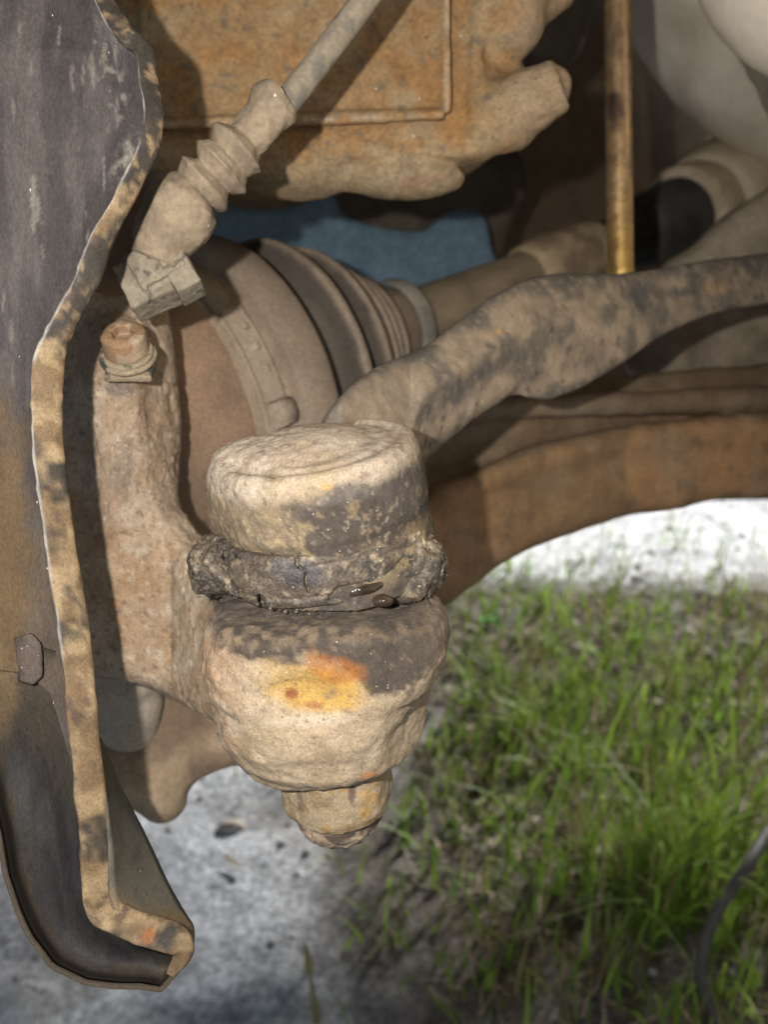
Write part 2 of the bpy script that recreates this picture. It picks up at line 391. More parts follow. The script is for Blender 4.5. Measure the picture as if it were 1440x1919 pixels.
# grass ------------------------------------------------------------
def leafmat(name, rough=.5, trans=.35):
    m, nt, b = mat_new(name); N = nt.nodes; L = nt.links
    at = N.new('ShaderNodeVertexColor'); at.layer_name = 'paint'; L.new(at.outputs[0], b.inputs['Base Color'])
    b.inputs['Roughness'].default_value = rough; b.inputs['Specular IOR Level'].default_value = .3
    tr = N.new('ShaderNodeBsdfTranslucent'); L.new(at.outputs[0], tr.inputs[0]); mx = N.new('ShaderNodeMixShader'); mx.inputs[0].default_value = trans
    L.new(b.outputs[0], mx.inputs[1]); L.new(tr.outputs[0], mx.inputs[2]); L.new(mx.outputs[0], N['Material Output'].inputs[0]); return m
M['grass'] = leafmat('grass_blade'); M['straw'] = leafmat('dry_straw_stalk', .7, .15)
def blades(name, px_, py_, hgt, lean, wid, cols, mat, label, cat):
    n = len(px_); S = 4; x = px_; y = py_; z = ground_h(x, y)-.002
    az = rng.uniform(0, 2*pi, n); fa = az+pi/2+rng.normal(0, .5, n)
    V = np.zeros((n, S+1, 2, 3)); 
    for k in range(S+1):
        t = k/S; w = wid*(1-t**1.6)*(.7+.6*t*(1-t)*2)+.00012
        bend = lean*hgt*t*t
        cx = x+np.cos(az)*bend; cy = y+np.sin(az)*bend; cz = z+hgt*(t-.35*(lean**2)*t*t)
        for s, sg in ((0, -1), (1, 1)):
            V[:, k, s, 0] = cx+sg*w*np.cos(fa); V[:, k, s, 1] = cy+sg*w*np.sin(fa); V[:, k, s, 2] = cz
    base = (np.arange(n)*(S+1)*2)[:, None]
    Q = np.concatenate([np.stack([base[:, 0]+2*k, base[:, 0]+2*k+1, base[:, 0]+2*k+3, base[:, 0]+2*k+2], 1) for k in range(S)])
    c = np.repeat(cols, (S+1)*2, axis=0)
    tag(mesh_obj(name, V.reshape(-1, 3), Q, mat, None, c), label, cat, 'stuff')
def scatter():
    X = []; Y = []; H = []; K = []
    # tufts where the photograph shows them: px, py of the foot, spread (m), blades, height
    tufts = [(1250, 1690, .035, 420, .16), (1330, 1640, .05, 380, .15), (1180, 1640, .03, 200, .13), (985, 1400, .05, 500, .075), (940, 1330, .05, 420, .06), (1100, 1420, .06, 300, .08),
             (1420, 1600, .05, 350, .13), (1030, 1560, .05, 150, .085), (880, 1560, .05, 120, .07), (1010, 1700, .03, 70, .09), (870, 1790, .05, 110, .05), (1200, 1850, .05, 160, .06), (1380, 1850, .06, 240, .07),
             (800, 1640, .05, 80, .05), (1150, 1290, .08, 420, .07), (1300, 1230, .10, 500, .07), (1000, 1200, .10, 420, .06), (1400, 1350, .08, 420, .09), (1200, 1180, .12, 500, .06), (850, 1230, .08, 250, .05),
             (960, 1110, .14, 320, .06), (1330, 1120, .15, 420, .07), (760, 1520, .03, 60, .045), (1300, 1420, .06, 300, .11), (700, 1750, .03, 40, .04), (840, 1425, .03, 60, .045), (600, 1465, .03, 50, .03), (480, 1445, .03, 40, .03), (1060, 1870, .04, 90, .05)]
    for px, py, sp, n, h in tufts:
        g = G(px, py); n = int(n*.42); X.append(g[0]+rng.normal(0, sp, n)); Y.append(g[1]+rng.normal(0, sp, n)); H.append(h*rng.uniform(.25, 1.0, n)); K.append(np.full(n, rng.uniform(0, 1)))
    x = rng.uniform(-.4, 1.9, 60000); y = rng.uniform(.2, 3.0, 60000)
    p = np.stack([x, y, 0*x], 1); gm = grass_mask(x, y)*sst(fbm(p, .10, 3, 51), .50, .62); keep = rng.uniform(0, 1, len(x)) < gm*.34
    x, y = x[keep], y[keep]; n = len(x); X.append(x); Y.append(y); H.append(rng.uniform(.012, .05, n)); K.append(rng.uniform(0, 1, n))
    X = np.concatenate(X); Y = np.concatenate(Y); H = np.concatenate(H); K = np.concatenate(K); n = len(X)
    r = rng.uniform(0, 1, (n, 1)); c = np.array([.11, .20, .02])*(1-r)+np.array([.28, .38, .06])*r
    y_ = (rng.uniform(0, 1, n) < .22)[:, None]; c = np.where(y_, np.array([.22, .19, .08]), c); c = c*(.75+.5*K[:, None])
    blades('grass', X, Y, H, rng.uniform(.1, .95, n), np.where(rng.uniform(0, 1, n) < .12, 2.2, 1)*rng.uniform(.0007, .0020, n), c, M['grass'], 'green grass growing in tufts over the soil beyond the car', 'grass')
    print('grass', n)
    # dead stalks lying about
    x = rng.uniform(-.3, 1.8, 22000); y = rng.uniform(.2, 2.6, 22000); k = rng.uniform(0, 1, 22000) < np.clip(grass_mask(x, y), .008, 1)*.8; x = x[k]; y = y[k]; n = len(x)
    r = rng.uniform(0, 1, (n, 1)); c = np.array([.12, .075, .04])*(1-r)+np.array([.40, .33, .22])*r
    S = 3; L_ = rng.uniform(.01, .06, n); az = rng.uniform(0, 2*pi, n); V = np.zeros((n, S+1, 2, 3)); cu = rng.normal(0, .5, n)
    for q in range(S+1):
        t = q/S-.5; cx = x+np.cos(az+cu*t)*L_*t; cy = y+np.sin(az+cu*t)*L_*t; w = rng.uniform(.0004, .0011, n)
        cz = ground_h(cx, cy)+.003+.012*rng.uniform(0, 1, n)*(t+.5)
        for s, sg in ((0, -1), (1, 1)): V[:, q, s] = np.stack([cx-sg*w*np.sin(az), cy+sg*w*np.cos(az), cz+sg*w*.4], 1)
    b0 = np.arange(n)*(S+1)*2; Q = np.concatenate([np.stack([b0+2*q, b0+2*q+1, b0+2*q+3, b0+2*q+2], 1) for q in range(S)])
    tag(mesh_obj('dry_straw', V.reshape(-1, 3), Q, M['straw'], None, np.repeat(c, (S+1)*2, axis=0)), 'dead straw and stalks littered among the grass', 'straw', 'stuff')
scatter()
def rock_mesh(r, seed, sub=2, sq=(1, 1, .6)):
    import bmesh
    bm = bmesh.new(); bmesh.ops.create_icosphere(bm, subdivisions=sub, radius=1)
    v = np.array([q.co[:] for q in bm.verts]); f = [[q.index for q in a.verts] for a in bm.faces]; bm.free()
    v = v*(.75+.5*fbm(v+seed*3.1, 1.1, 2, seed))[:, None]
    return v*r*np.array(sq), f
def pebbles():
    V = []; Fc = []; c = []; off = 0
    protos = [rock_mesh(1, s, 1) for s in range(6)]
    x = rng.uniform(-.6, 1.8, 4500); y = rng.uniform(.12, 2.8, 4500)
    for i in range(len(x)):
        r = .0012+.004*rng.uniform()**4; v, f = protos[i % 6]; a = rng.uniform(0, 6.28)
        R = np.array([[cos(a), -sin(a), 0], [sin(a), cos(a), 0], [0, 0, 1]])
        z = float(ground_h(np.array([x[i]]), np.array([y[i]]))[0]) if i < 0 else 0
        V.append((v*r)@R.T+np.array([x[i], y[i], r*.2])); Fc.append(np.array(f)+off); off += len(v)
        c.append(np.tile(np.array([.25, .24, .22])*rng.uniform(.4, 1.7), (len(v), 1)))
    V = np.concatenate(V); V[:, 2] += ground_h(np.repeat(x, len(protos[0][0])), np.repeat(y, len(protos[0][0])))
    tag(mesh_obj('gravel', V, np.concatenate(Fc), M['stone'], None, np.concatenate(c)), 'loose grey grit scattered over the dusty soil', 'gravel', 'stuff')
M['stone'] = grime('stone', rough=.8, grain=400, gamp=.25, bump=.4, patch=80, bdist=.001)
pebbles()
def stone(px, py, r, col, label, seed, sq=(1, 1, .6)):
    g = G(px, py); v, f = rock_mesh(r, seed, 3, sq); v = v+g+np.array([0, 0, r*.25])
    tag(mesh_obj('stone', v, f, M['stone'], None, paint(len(v), col)), label, 'stone')
stone(25, 1915, .019, (.5, .5, .5), 'smooth pale stone at the bottom left corner', 3)
stone(560, 1640, .004, (.45, .44, .43), 'tiny pale stone below the stud end on the grey soil', 9, (1.2, 1, .7))
stone(435, 1552, .008, (.50, .42, .34), 'small tan stone on the grey soil right of the shield', 5, (1.5, 1, .8))
def weed():
    g = G(915, 1200); t = thing('clover_plant', 'small bright round leaved weed right of the rusty boss', 'plant', g)
    V, Q = tube([invW(g-np.array([0, 0, .005])), invW(g+np.array([0, 0, .03]))], .0008, 6, sub=1)
    mesh_obj('stem', W(V), Q, M['grass'], t, paint(len(V), (.08, .16, .03)), True)
    for k in range(4):
        a = k*1.65+.4; c = g+np.array([cos(a)*.010, sin(a)*.010, .024+.004*k]); ph = np.arange(12)*2*pi/12
        P = np.concatenate([[c+[0, 0, .002]], c+np.stack([np.cos(ph)*.008, np.sin(ph)*.006, .003*np.cos(2*ph)], 1)])
        mesh_obj('leaf', P, [[0, 1+i, 1+(i+1) % 12] for i in range(12)], M['grass'], t, paint(13, (.10, .30, .02)))
weed()
def litter():
    n = 5200; x = rng.uniform(-.3, 1.9, n); y = rng.uniform(.2, 2.6, n); k = rng.uniform(0, 1, n) < np.clip(grass_mask(x, y), .03, 1); x = x[k]; y = y[k]; n = len(x)
    V = np.zeros((n, 6, 3)); a = rng.uniform(0, 2*pi, n); L = rng.uniform(.003, .013, n); wv = L*rng.uniform(.25, .6, n); z = ground_h(x, y)+.004; cu = rng.uniform(-.6, .9, n)
    for q in range(3):
        t = q-1
        for s_, sg in ((0, -1), (1, 1)):
            ww = wv*(1 if q == 1 else .45); ox = t*L; V[:, q*2+s_, 0] = x+ox*np.cos(a)-sg*ww*np.sin(a); V[:, q*2+s_, 1] = y+ox*np.sin(a)+sg*ww*np.cos(a); V[:, q*2+s_, 2] = z+cu*L*abs(t)*.6+rng.uniform(0, .003, n)
    b0 = np.arange(n)*6; Q = np.concatenate([np.stack([b0, b0+1, b0+3, b0+2], 1), np.stack([b0+2, b0+3, b0+5, b0+4], 1)])
    r = rng.uniform(0, 1, (n, 1)); c = np.array([.07, .045, .03])*(1-r)+np.array([.36, .30, .23])*r**1.6
    tag(mesh_obj('leaf_litter', V.reshape(-1, 3), Q, M['straw'], None, np.repeat(c, 6, axis=0)), 'curled dead leaf scraps lying between the grass tufts', 'litter', 'stuff')
litter()
def ground_cable():
    P = [(1900, 1250), (1640, 1330), (1490, 1480), (1440, 1560), (1400, 1625), (1350, 1700), (1325, 1760), (1316, 1810), (1322, 1860), (1345, 1915), (1390, 1990)]
    pts = [invW(G(a, b, .012+.085*min(1, max(0, (1915-b)/300)))) for a, b in P]
    V, Q = tube(pts, .0044, 12)
    o = mesh_obj('cable', W(V), Q, M['cablemat'], None, None); tag(o, 'thin dark cable lying curved across the grass', 'cable')
M['cablemat'] = grime('dusty_cable_jacket', base=(.085, .075, .065), rough=.6, grain=900, gamp=.2, bump=.1, patch=60, stretch=None)
ground_cable()

# ================================================================== CAR: shell out of the frame, arch liner
LAT = np.array([.62, .78, 0]); LAT = LAT/np.linalg.norm(LAT); LON = np.array([-LAT[1], LAT[0], 0])
def carpt(l, f, z): return LAT*l+LON*f+np.array([0, 0, z])
M['body'] = grime('car_body_paint', base=(.10, .11, .12), rough=.4, grain=60, gamp=.1, bump=.05, patch=5, pamp=.2)
M['under'] = grime('underseal', base=(.035, .03, .026), rough=.9, grain=200, gamp=.3, bump=.3, patch=12, pamp=.3)
def car_shell():
    t = thing('car_body', 'dark car body raised above the suspension parts', 'car', carpt(1.2, 1.0, .62))
    # cross-section (lateral, height) extruded along the car
    sec = [(-.10, .86), (-.14, .95), (-.12, 1.10), (.0, 1.20), (.6, 1.28), (1.3, 1.26), (1.66, 1.16), (1.72, 1.0), (1.70, .76), (1.60, .70), (.62, .70), (.60, .86)]
    fs = [-.86, -.80, -.5, 0, 1.2, 3.0, 3.1]; sc = [.80, .93, 1, 1, 1, .95, .84]
    V = []; n = len(sec)
    for f, s in zip(fs, sc):
        for l, z in sec: V.append(carpt(.8+(l-.8)*s, f, .92+(z-.92)*s))
    Q = []
    for i in range(len(fs)-1):
        for j in range(n): Q.append([i*n+j, i*n+(j+1) % n, (i+1)*n+(j+1) % n, (i+1)*n+j])
    Q.append(list(range(n))); Q.append([(len(fs)-1)*n+j for j in range(n)][::-1])
    mesh_obj('shell', V, Q, M['body'], t, None, False)
    def slabbox(name, l0, l1, f0, f1, z0, z1, mt):
        V = [carpt(l, f, z) for f in (f0, f0+.02, f1-.02, f1) for (l, z) in ((l0+.03, z0), (l1, z0), (l1, z1), (l0, z1), (l0-.01, (z0+z1)/2))]
        Q = [[i*5+j, i*5+(j+1) % 5, (i+1)*5+(j+1) % 5, (i+1)*5+j] for i in range(3) for j in range(5)]+[[0, 1, 2, 3, 4], [19, 18, 17, 16, 15]]
        mesh_obj(name, V, Q, mt, t, None, False)
    slabbox('rocker_panel', -.12, .06, .40, 2.7, .40, .857, M['body'])
    slabbox('front_bumper', -.13, .04, -.84, -.36, .44, .857, M['body'])
    # the lip of the wheel arch, a curved band over the opening
    V = []; n = 25
    for i in range(n):
        a = pi*i/(n-1); rr = .38
        for l, k in ((-.145, 1.0), (-.145, 1.45), (-.10, 1.45), (-.10, 1.0)): V.append(carpt(l, .02+rr*cos(a)*min(k, 1.2), .40+(.30 if k < 1.2 else .456)*sin(a)**.6))
    Q = [[i*4+j, i*4+(j+1) % 4, (i+1)*4+(j+1) % 4, (i+1)*4+j] for i in range(n-1) for j in range(4)]
    mesh_obj('arch_lip', V, Q, M['body'], t, None, False)
car_shell()
def liner():
    # a vault: plan curve in the camera frame running from far centre to near right, over-arching the suspension
    plan = [(-.52, .45), (-.36, .66), (-.10, .84), (.10, .92), (.27, .92), (.40, .84), (.48, .70), (.50, .52), (.49, .34), (.485, .16)]
    P = smoothprof(plan, 8); hs = np.linspace(0, 1, 40); V = []
    for (x, z) in P:
        for h in hs:
            y = .012+.62*h; k = max(0, h-.35)/.65
            r = 1-.62*k**1.8
            V.append([x*r, y*1, z*r+.02])
    n = len(hs); V = np.array(V); V = V+np.stack([0*V[:, 0], 0*V[:, 0], .02*(fbm(V, .2, 3, 61)-.5)], 1)
    i, j = np.meshgrid(np.arange(len(P)-1), np.arange(n-1), indexing='ij'); i = i.ravel(); j = j.ravel()
    Q = np.stack([i*n+j, i*n+j+1, (i+1)*n+j+1, (i+1)*n+j], 1)
    px, py = pxy(V); V = V*(1-.72*sst(px-.5*py, 1020, 1600)*(V[:, 1] > 0))[:, None]
    N = vnormals(V, Q); V2 = np.concatenate([V, V+N*.004*np.sign((N@np.array([0, 0, 1.])).mean())]); Q2 = np.concatenate([Q, Q[:, ::-1]+len(V)])
    c = paint(len(V2), (.17, .115, .075)); px, py = pxy(V2)
    c = mixc(c, (.70, .62, .50), sst(px-.5*py+(fbm(V2, .06, 3, 63)-.5)*120, 1040, 1320))  # top right painted pale to carry the bright glow there
    o = mesh_obj('wheel_arch_liner', W(V2), Q2, M['liner'], None, c)
    tag(o, 'dusty brown wheel arch liner behind the axle, with a pale glow painted at the top right', 'wheel arch liner')
liner()

def apron():  # pale bulges added and shaped to give the soft glow in this corner
    def f(p): return smin(smin(ellip(p, C(1600, -140, .31), (.055, .055, .046)), ellip(p, C(1700, -250, .50), (.172, .172, .13)), .03), capsule(p, C(1700, -300, .36), C(1750, 300, .36), .056, .048), .04)
    o = sdf_part('fender_glow_bulge', f, *bbox((1080, -260, 1720, 420), .21, .55), .003, M['apron'], None, lambda v, n: mixc(mixc(paint(len(v), (.74, .66, .54)), (.52, .44, .34), sst(fbm(v, .05, 3, 65), .35, .65)), (.52, .44, .34), 0*v[:, 0]), lambda v, n: (fbm(v, .06, 3, 66)-.5)*.006)
    tag(o, 'pale dusty rounded inner fender bulge shaped to give a glow at the top right corner', 'fender')
M['apron'] = grime('pale_dust_glow', rough=.95, grain=200, gamp=.06, bump=.08, bdist=.001, patch=20, pamp=.06)
apron()
# ================================================================== far parts
def simple(name, label, cat, P, front, thick, k, h, mat, col1, col2, dmin, dmax, at, part='body', extra=None, disp=.0012, dsize=.02, s=70, painter=None):
    t = thing(name, label, cat, W(C(*at))) if isinstance(at, tuple) else at
    P = curve(P) ; xs = P[:, 0]; ys = P[:, 1]
    def f(p):
        d = slab(p, P, front, thick, k)
        return extra(p, d) if extra else d
    lo, hi = bbox((xs.min()-25, ys.min()-25, xs.max()+25, ys.max()+25), dmin, dmax)
    def pt(v, n):
        c = paint(len(v), col1); c = mixc(c, col2, sst(fbm(v, .018, 4, s), .42, .62)); return painter(v, n, c) if painter else c
    sdf_part(part, f, lo, hi, h, mat, t, pt, lambda v, n: (fbm(v, dsize, 4, s+5)-.5)*disp*2)
    return t
BR1 = (.20, .135, .08); BR2 = (.13, .10, .075); DUST = (.30, .25, .19)
# blue-grey guard
simple('splash_guard', 'blue grey guard panel with a wavy top edge behind the axle boot', 'guard',
       [(330, 400), (400, 384), (480, 392), (560, 384), (622, 362), (640, 398), (690, 420), (790, 432), (835, 400), (880, 392), (912, 412), (925, 470), (950, 540), (860, 620), (500, 640), (320, 560)],
       lambda x, y: .53+(x-600)*.00006, .008, .004, .0022, M['blue'], (.03, .06, .09), (.03, .06, .09), .50, .60, (600, 560, .54), 'panel', disp=.0008)
# shapes behind the caliper
simple('strut_mount', 'dim brown bracket behind the caliper with a stepped edge', 'bracket',
       [(620, 350), (760, 330), (900, 270), (975, 285), (990, 360), (960, 420), (940, 480), (900, 520), (760, 520), (640, 430)],
       .60, .03, .02, .003, M['far'], (.12, .095, .07), (.09, .07, .055), .57, .66, (850, 500, .51))
simple('strut_bracket', 'dim brown bracket at the top behind the caliper lug', 'bracket',
       [(900, -80), (1110, -80), (1100, 60), (1080, 110), (1010, 130), (930, 100)],
       .42, .03, .015, .003, M['far'], (.13, .11, .085), (.09, .07, .055), .40, .48, (1000, 100, .43))

# ---- drive axle
AX = nrm((.70, .39, .60)); AS = 1.035; AP = C(392, 745, .33)
def axle():
    t = thing('drive_axle', 'dusty drive axle with ribbed rubber boots running from the hub to the upper right', 'drive axle', W(AP))
    def L(prof, n, col1, col2, mat, name, disp=.0006, ps=.02, seg=120, par=None, s=80, a=None):
        V, Q = lathe(AP, AX, [(a_*AS, b_*AS) for a_, b_ in prof], seg); N = vnormals(V, Q); V = V+N*((fbm(V, ps, 3, s)-.5)*2*disp)[:, None]
        c = mixc(paint(len(V), col1), col2, sst(fbm(V, .014, 4, s+2), .42, .62))
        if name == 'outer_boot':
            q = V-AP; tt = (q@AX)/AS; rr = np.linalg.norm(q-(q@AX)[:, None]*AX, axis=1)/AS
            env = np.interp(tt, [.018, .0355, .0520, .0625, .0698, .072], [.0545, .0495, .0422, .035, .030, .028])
            c = mixc(c, (.085, .07, .057), sst(env-rr+(fbm(V, .006, 3, 86)-.5)*.003, .0012, .0035)*(tt > .0152)*(tt < .072)*.9)  # grooves darker: thinner dust, plus shade between the ribs painted in
        return mesh_obj(name, W(V), Q, mat, par or t, c)
    L(smoothprof([(-.075, .0), (-.075, .040), (-.070, .047), (-.040, .0485), (-.018, .0485), (-.012, .047)], 5), 0, (.26, .17, .11), (.20, .135, .09), M['cv'], 'joint_housing', .0007)
    # outer boot: bellows
    pr = [(-.016, .0475), (-.012, .0492), (-.002, .0495), (.000, .0505), (.002, .0535), (.008, .0550), (.0145, .0540), (.0158, .051), (.0172, .039), (.024, .0360), (.0312, .0385), (.0335, .0475), (.0355, .0488), (.0375, .0470), (.0392, .037), (.045, .0325), (.0490, .0340), (.0508, .0415), (.0525, .0422), (.0545, .0400), (.0558, .031), (.0585, .0285), (.0605, .0300), (.0620, .0350), (.0635, .0345), (.0648, .0290), (.0670, .0265), (.0690, .0300), (.0705, .0300), (.0725, .0245), (.075, .024), (.077, .0262), (.079, .025), (.082, .0195), (.098, .0165), (.100, .0160)]
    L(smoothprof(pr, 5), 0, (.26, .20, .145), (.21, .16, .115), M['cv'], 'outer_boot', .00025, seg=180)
    cl = L([(-.0125, .0490), (-.0125, .0503), (-.0035, .0506), (-.0035, .0492)], 0, (.30, .24, .17), (.25, .20, .14), M['cv'], 'boot_clamp', .0001)
    # strap end, dimples and ear of the clamp, on the camera's side
    x = nrm(np.cross(AX, [0, 1, .2])); y = np.cross(AX, x)
    def on(t_, r, ph): return AP+AX*t_*AS+r*AS*(cos(ph)*x+sin(ph)*y)
    best = min(np.linspace(0, 2*pi, 720), key=lambda a: (lambda q: (q[0]-530)**2+(q[1]-655)**2+(0 if (on(-.008, .05, a)-AP)[2] < .0 else 1e6))([v[0] for v in pxy(on(-.008, .0505, a)[None])]))
    sg = 1 if on(-.008, .05, best+.05)[1] < on(-.008, .05, best)[1] else -1
    cs = under(cl, t); V = []; Q = []
    n = 26
    for i in range(n+1):
        ph = best+sg*(-.36+.76*i/n)
        for (tt, rr) in ((-.0117, .0502), (-.0117, .0519), (-.0043, .0522), (-.0043, .0504)): V.append(on(tt, rr, ph))
    for i in range(n):
        for j in range(3): Q.append([i*4+j, i*4+j+1, (i+1)*4+j+1, (i+1)*4+j])
    Q += [[0, 1, 2, 3], [n*4+3, n*4+2, n*4+1, n*4]]
    mesh_obj('strap_end', W(np.array(V)), Q, M['cv'], cs, paint(len(V), (.30, .24, .175)), False)
    def blk(ph, dp, t0, t1, r0, r1, name, col=(.30, .24, .175), bulge=0):
        V = []
        for a in (ph-dp, ph-dp*.6, ph, ph+dp*.6, ph+dp):
            k = bulge*(1-((a-ph)/dp)**2)
            for tt, rr in ((t0, r0), (t0+.0004, r1+k), (t1-.0004, r1+k), (t1, r0)): V.append(on(tt, rr, a))
        Q = [[i*4+j, i*4+j+1, (i+1)*4+j+1, (i+1)*4+j] for i in range(4) for j in range(3)]+[[0, 1, 2, 3], [19, 18, 17, 16]]
        mesh_obj(name, W(np.array(V)), Q, M['cv'], cs, paint(20, col))
    for q in (-.22, -.08, .06): blk(best+sg*q, .022, -.0085, -.0060, .0520, .0529, 'dimple')
    blk(best+sg*.33, .075, -.0120, -.0035, .0515, .0545, 'clamp_ear', bulge=.0016)
    L(smoothprof([(.094, .0185), (.096, .0195), (.101, .0195), (.103, .018)], 3), 0, (.27, .24, .19), (.2, .18, .15), M['cv'], 'small_clamp', .0002)
    L(smoothprof([(.09, .0125), (.135, .0125), (.19, .0120)], 6), 0, (.28, .215, .14), (.19, .145, .09), M['cv'], 'shaft', .0005)
    L(smoothprof([(.188, .0120), (.192, .0150), (.200, .0165), (.225, .0165), (.245, .0155), (.249, .0125)], 6), 0, (.42, .32, .2), (.26, .19, .12), M['cv'], 'damper_collar', .0018, .012)
    L(smoothprof([(.235, .013), (.25, .0135), (.30, .0135)], 6), 0, (.025, .023, .022), (.03, .026, .022), M['cv'], 'shaft_sleeve', .0003)
    L(smoothprof([(.292, .013), (.295, .019), (.315, .021), (.338, .023), (.341, .019)], 5), 0, (.035, .033, .033), (.06, .055, .05), M['cv'], 'inner_seal', .0003)
    L(smoothprof([(.336, .019), (.339, .027), (.345, .029), (.362, .029), (.366, .026), (.370, .032), (.388, .037), (.402, .038), (.406, .033), (.411, .036), (.415, .043), (.450, .048), (.48, .050), (.52, .050)], 5), 0, (.50, .41, .30), (.40, .32, .22), M['cv'], 'inner_boot', .0006)
axle()

# ---- lower control arm
def control_arm():
    t = thing('control_arm', 'curved rusty lower control arm sweeping right beneath the steering rod', 'control arm', W(C(900, 1100, .31)))
    up = curve([(760, 860), (850, 800), (960, 745), (1100, 715), (1250, 695), (1470, 680), (1500, 700), (1500, 830), (1300, 835), (1150, 860), (1000, 900), (880, 960), (780, 1010)])
    lowp = curve([(760, 950), (850, 905), (960, 850), (1100, 815), (1250, 800), (1470, 785), (1500, 800), (1500, 915), (1440, 932), (1330, 940), (1255, 960), (1180, 968), (1090, 992), (1010, 1022), (940, 1060), (880, 1102), (820, 1140), (740, 1150), (640, 1130), (640, 1020)])
    fd = lambda x, y: .300+np.clip(x-800, -200, 800)*.00014
    def f(p):
        a = slab(p, up, lambda x, y: fd(x, y)+.016+np.clip(800-y, 0, 200)*.00008, .02, .008)
        b = slab(p, lowp, lambda x, y: fd(x, y)+np.clip(y-900, -100, 200)*.00004, .035, .012)
        for P, r in (((900, 880, .303), (1240, 800, .358)),): pass
        e = np.minimum(capsule(p, C(840, 925, .308), C(1000, 862, .328), .0035, .004), np.minimum(capsule(p, C(1000, 862, .328), C(1200, 815, .356), .004, .0045), capsule(p, C(1200, 815, .356), C(1500, 790, .40), .0045, .005)))
        d = smin(a, b, .006); d = smin(d, e, .008)
        groove = capsule(p, C(870, 770, .322), C(1440, 745, .405), .004, .006)
        x, y = pxy(p)
        return smin(d, smax(groove, -d-.004, .004), .006)
    def pt(v, n):
        c = mixc(paint(len(v), (.28, .155, .07)), (.20, .12, .06), sst(fbm(v, .03, 4, 91), .4, .6))
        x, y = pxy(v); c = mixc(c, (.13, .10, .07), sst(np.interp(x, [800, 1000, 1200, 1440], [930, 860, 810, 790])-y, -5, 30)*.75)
        c = mixc(c, (.13, .08, .045), sst(fbm(v, .006, 4, 92), .52, .7)*.5); return mixc(c, (.25, .19, .125), sst(fbm(v, .016, 4, 93), .48, .75)*.4)
    lo, hi = bbox((620, 660, 1520, 1170), .285, .46)
    sdf_part('arm', f, lo, hi, .0017, M['far'], t, pt, lambda v, n: (fbm(v, .03, 4, 95)-.5)*.005)
    # its outer end, seen under the knuckle at the left
    le = curve([(190, 1270), (300, 1285), (420, 1330), (520, 1400), (520, 1425), (470, 1430), (410, 1437), (375, 1455), (352, 1482), (345, 1515), (318, 1538), (285, 1540), (250, 1520), (200, 1500), (170, 1400)])
    def g(p):
        d = slab(p, le, lambda x, y: .268+np.clip(x-250, -100, 300)*.00008-np.clip(y-1350, 0, 200)*.00006, .03, .014)
        d = smin(d, capsule(p, C(240, 1430, .272), C(470, 1385, .285), .006, .006), .008)
        return smax(d, -capsule(p, C(340, 1530, .262), C(460, 1440, .272), .0012, .0012), .002)
    lo, hi = bbox((140, 1240, 560, 1570), .25, .33)
    sdf_part('arm_end', g, lo, hi, .0012, M['far'], t, lambda v, n: mixc(mixc(paint(len(v), (.30, .22, .14)), (.20, .14, .09), sst(fbm(v, .015, 4, 97), .4, .6)), (.13, .09, .065), blob(v, 300, 1380, 90, 50, -30)*.6), lambda v, n: (fbm(v, .02, 4, 98)-.5)*.003)
    # ball joint boot above the arm end
    V, Q = lathe(C(228, 1250, .262), VUP, smoothprof([(-.026, .0), (-.026, .006), (-.022, .0085), (-.014, .0105), (-.008, .0100), (-.004, .0115), (0, .011), (.004, .0112), (.008, .006)], 5), 64)
    V += vnormals(V, Q)*((fbm(V, .01, 3, 99)-.5)*.001)[:, None]
    mesh_obj('ball_joint_boot', W(V), Q, M['cv'], t, paint(len(V), (.30, .25, .19)))
control_arm()
# subframe pieces right, behind the steering rod
simple('subframe', 'tan subframe member running up to the right edge behind the steering rod', 'subframe',
       [(1240, 500), (1300, 460), (1360, 405), (1430, 360), (1520, 320), (1520, 760), (1300, 760), (1180, 700), (1190, 640), (1220, 560)],
       lambda x, y: .44+np.clip(620-y, 0, 300)*-.00018, .05, .02, .0025, M['far'], (.24, .195, .14), (.17, .13, .095), .34, .54, (1300, 740, .45),
       extra=lambda p, d: smin(d, smin(ellip(p, C(1360, 655, .445), (.022, .022, .012)), ellip(p, C(1265, 640, .445), (.012, .018, .012)), .004), .004), disp=.002, dsize=.03)

# ---- zinc link rod
def link_rod():
    t = thing('link_rod', 'slim yellow zinc plated rod standing upright behind the steering rod', 'rod', W(C(1165, 510, .33)))
    V, Q = tube([C(1158, -60, .335), C(1160, 200, .333), C(1165, 635, .333)], .0050, 32, sub=30)
    c = paint(len(V), (.95, .66, .36)); c = mixc(c, (.50, .36, .28), sst(fbm(V*np.array([1, .3, 1]), .006, 4, 101), .52, .66)*.7)
    c = mixc(c, (.08, .05, .07), blob(V, 1155, 200, 16, 40)*.8); c = mixc(c, (1, .62, .16), sst(pxy(V)[1], 340, 480)*.7)
    mesh_obj('rod', W(V), Q, M['zinc'], t, c)
M['zinc'] = grime('yellow_zinc', rough=.3, grain=400, gamp=.12, bump=.1, bdist=.0004, patch=160, pamp=.2, metal=.9, spec=.6)
link_rod()

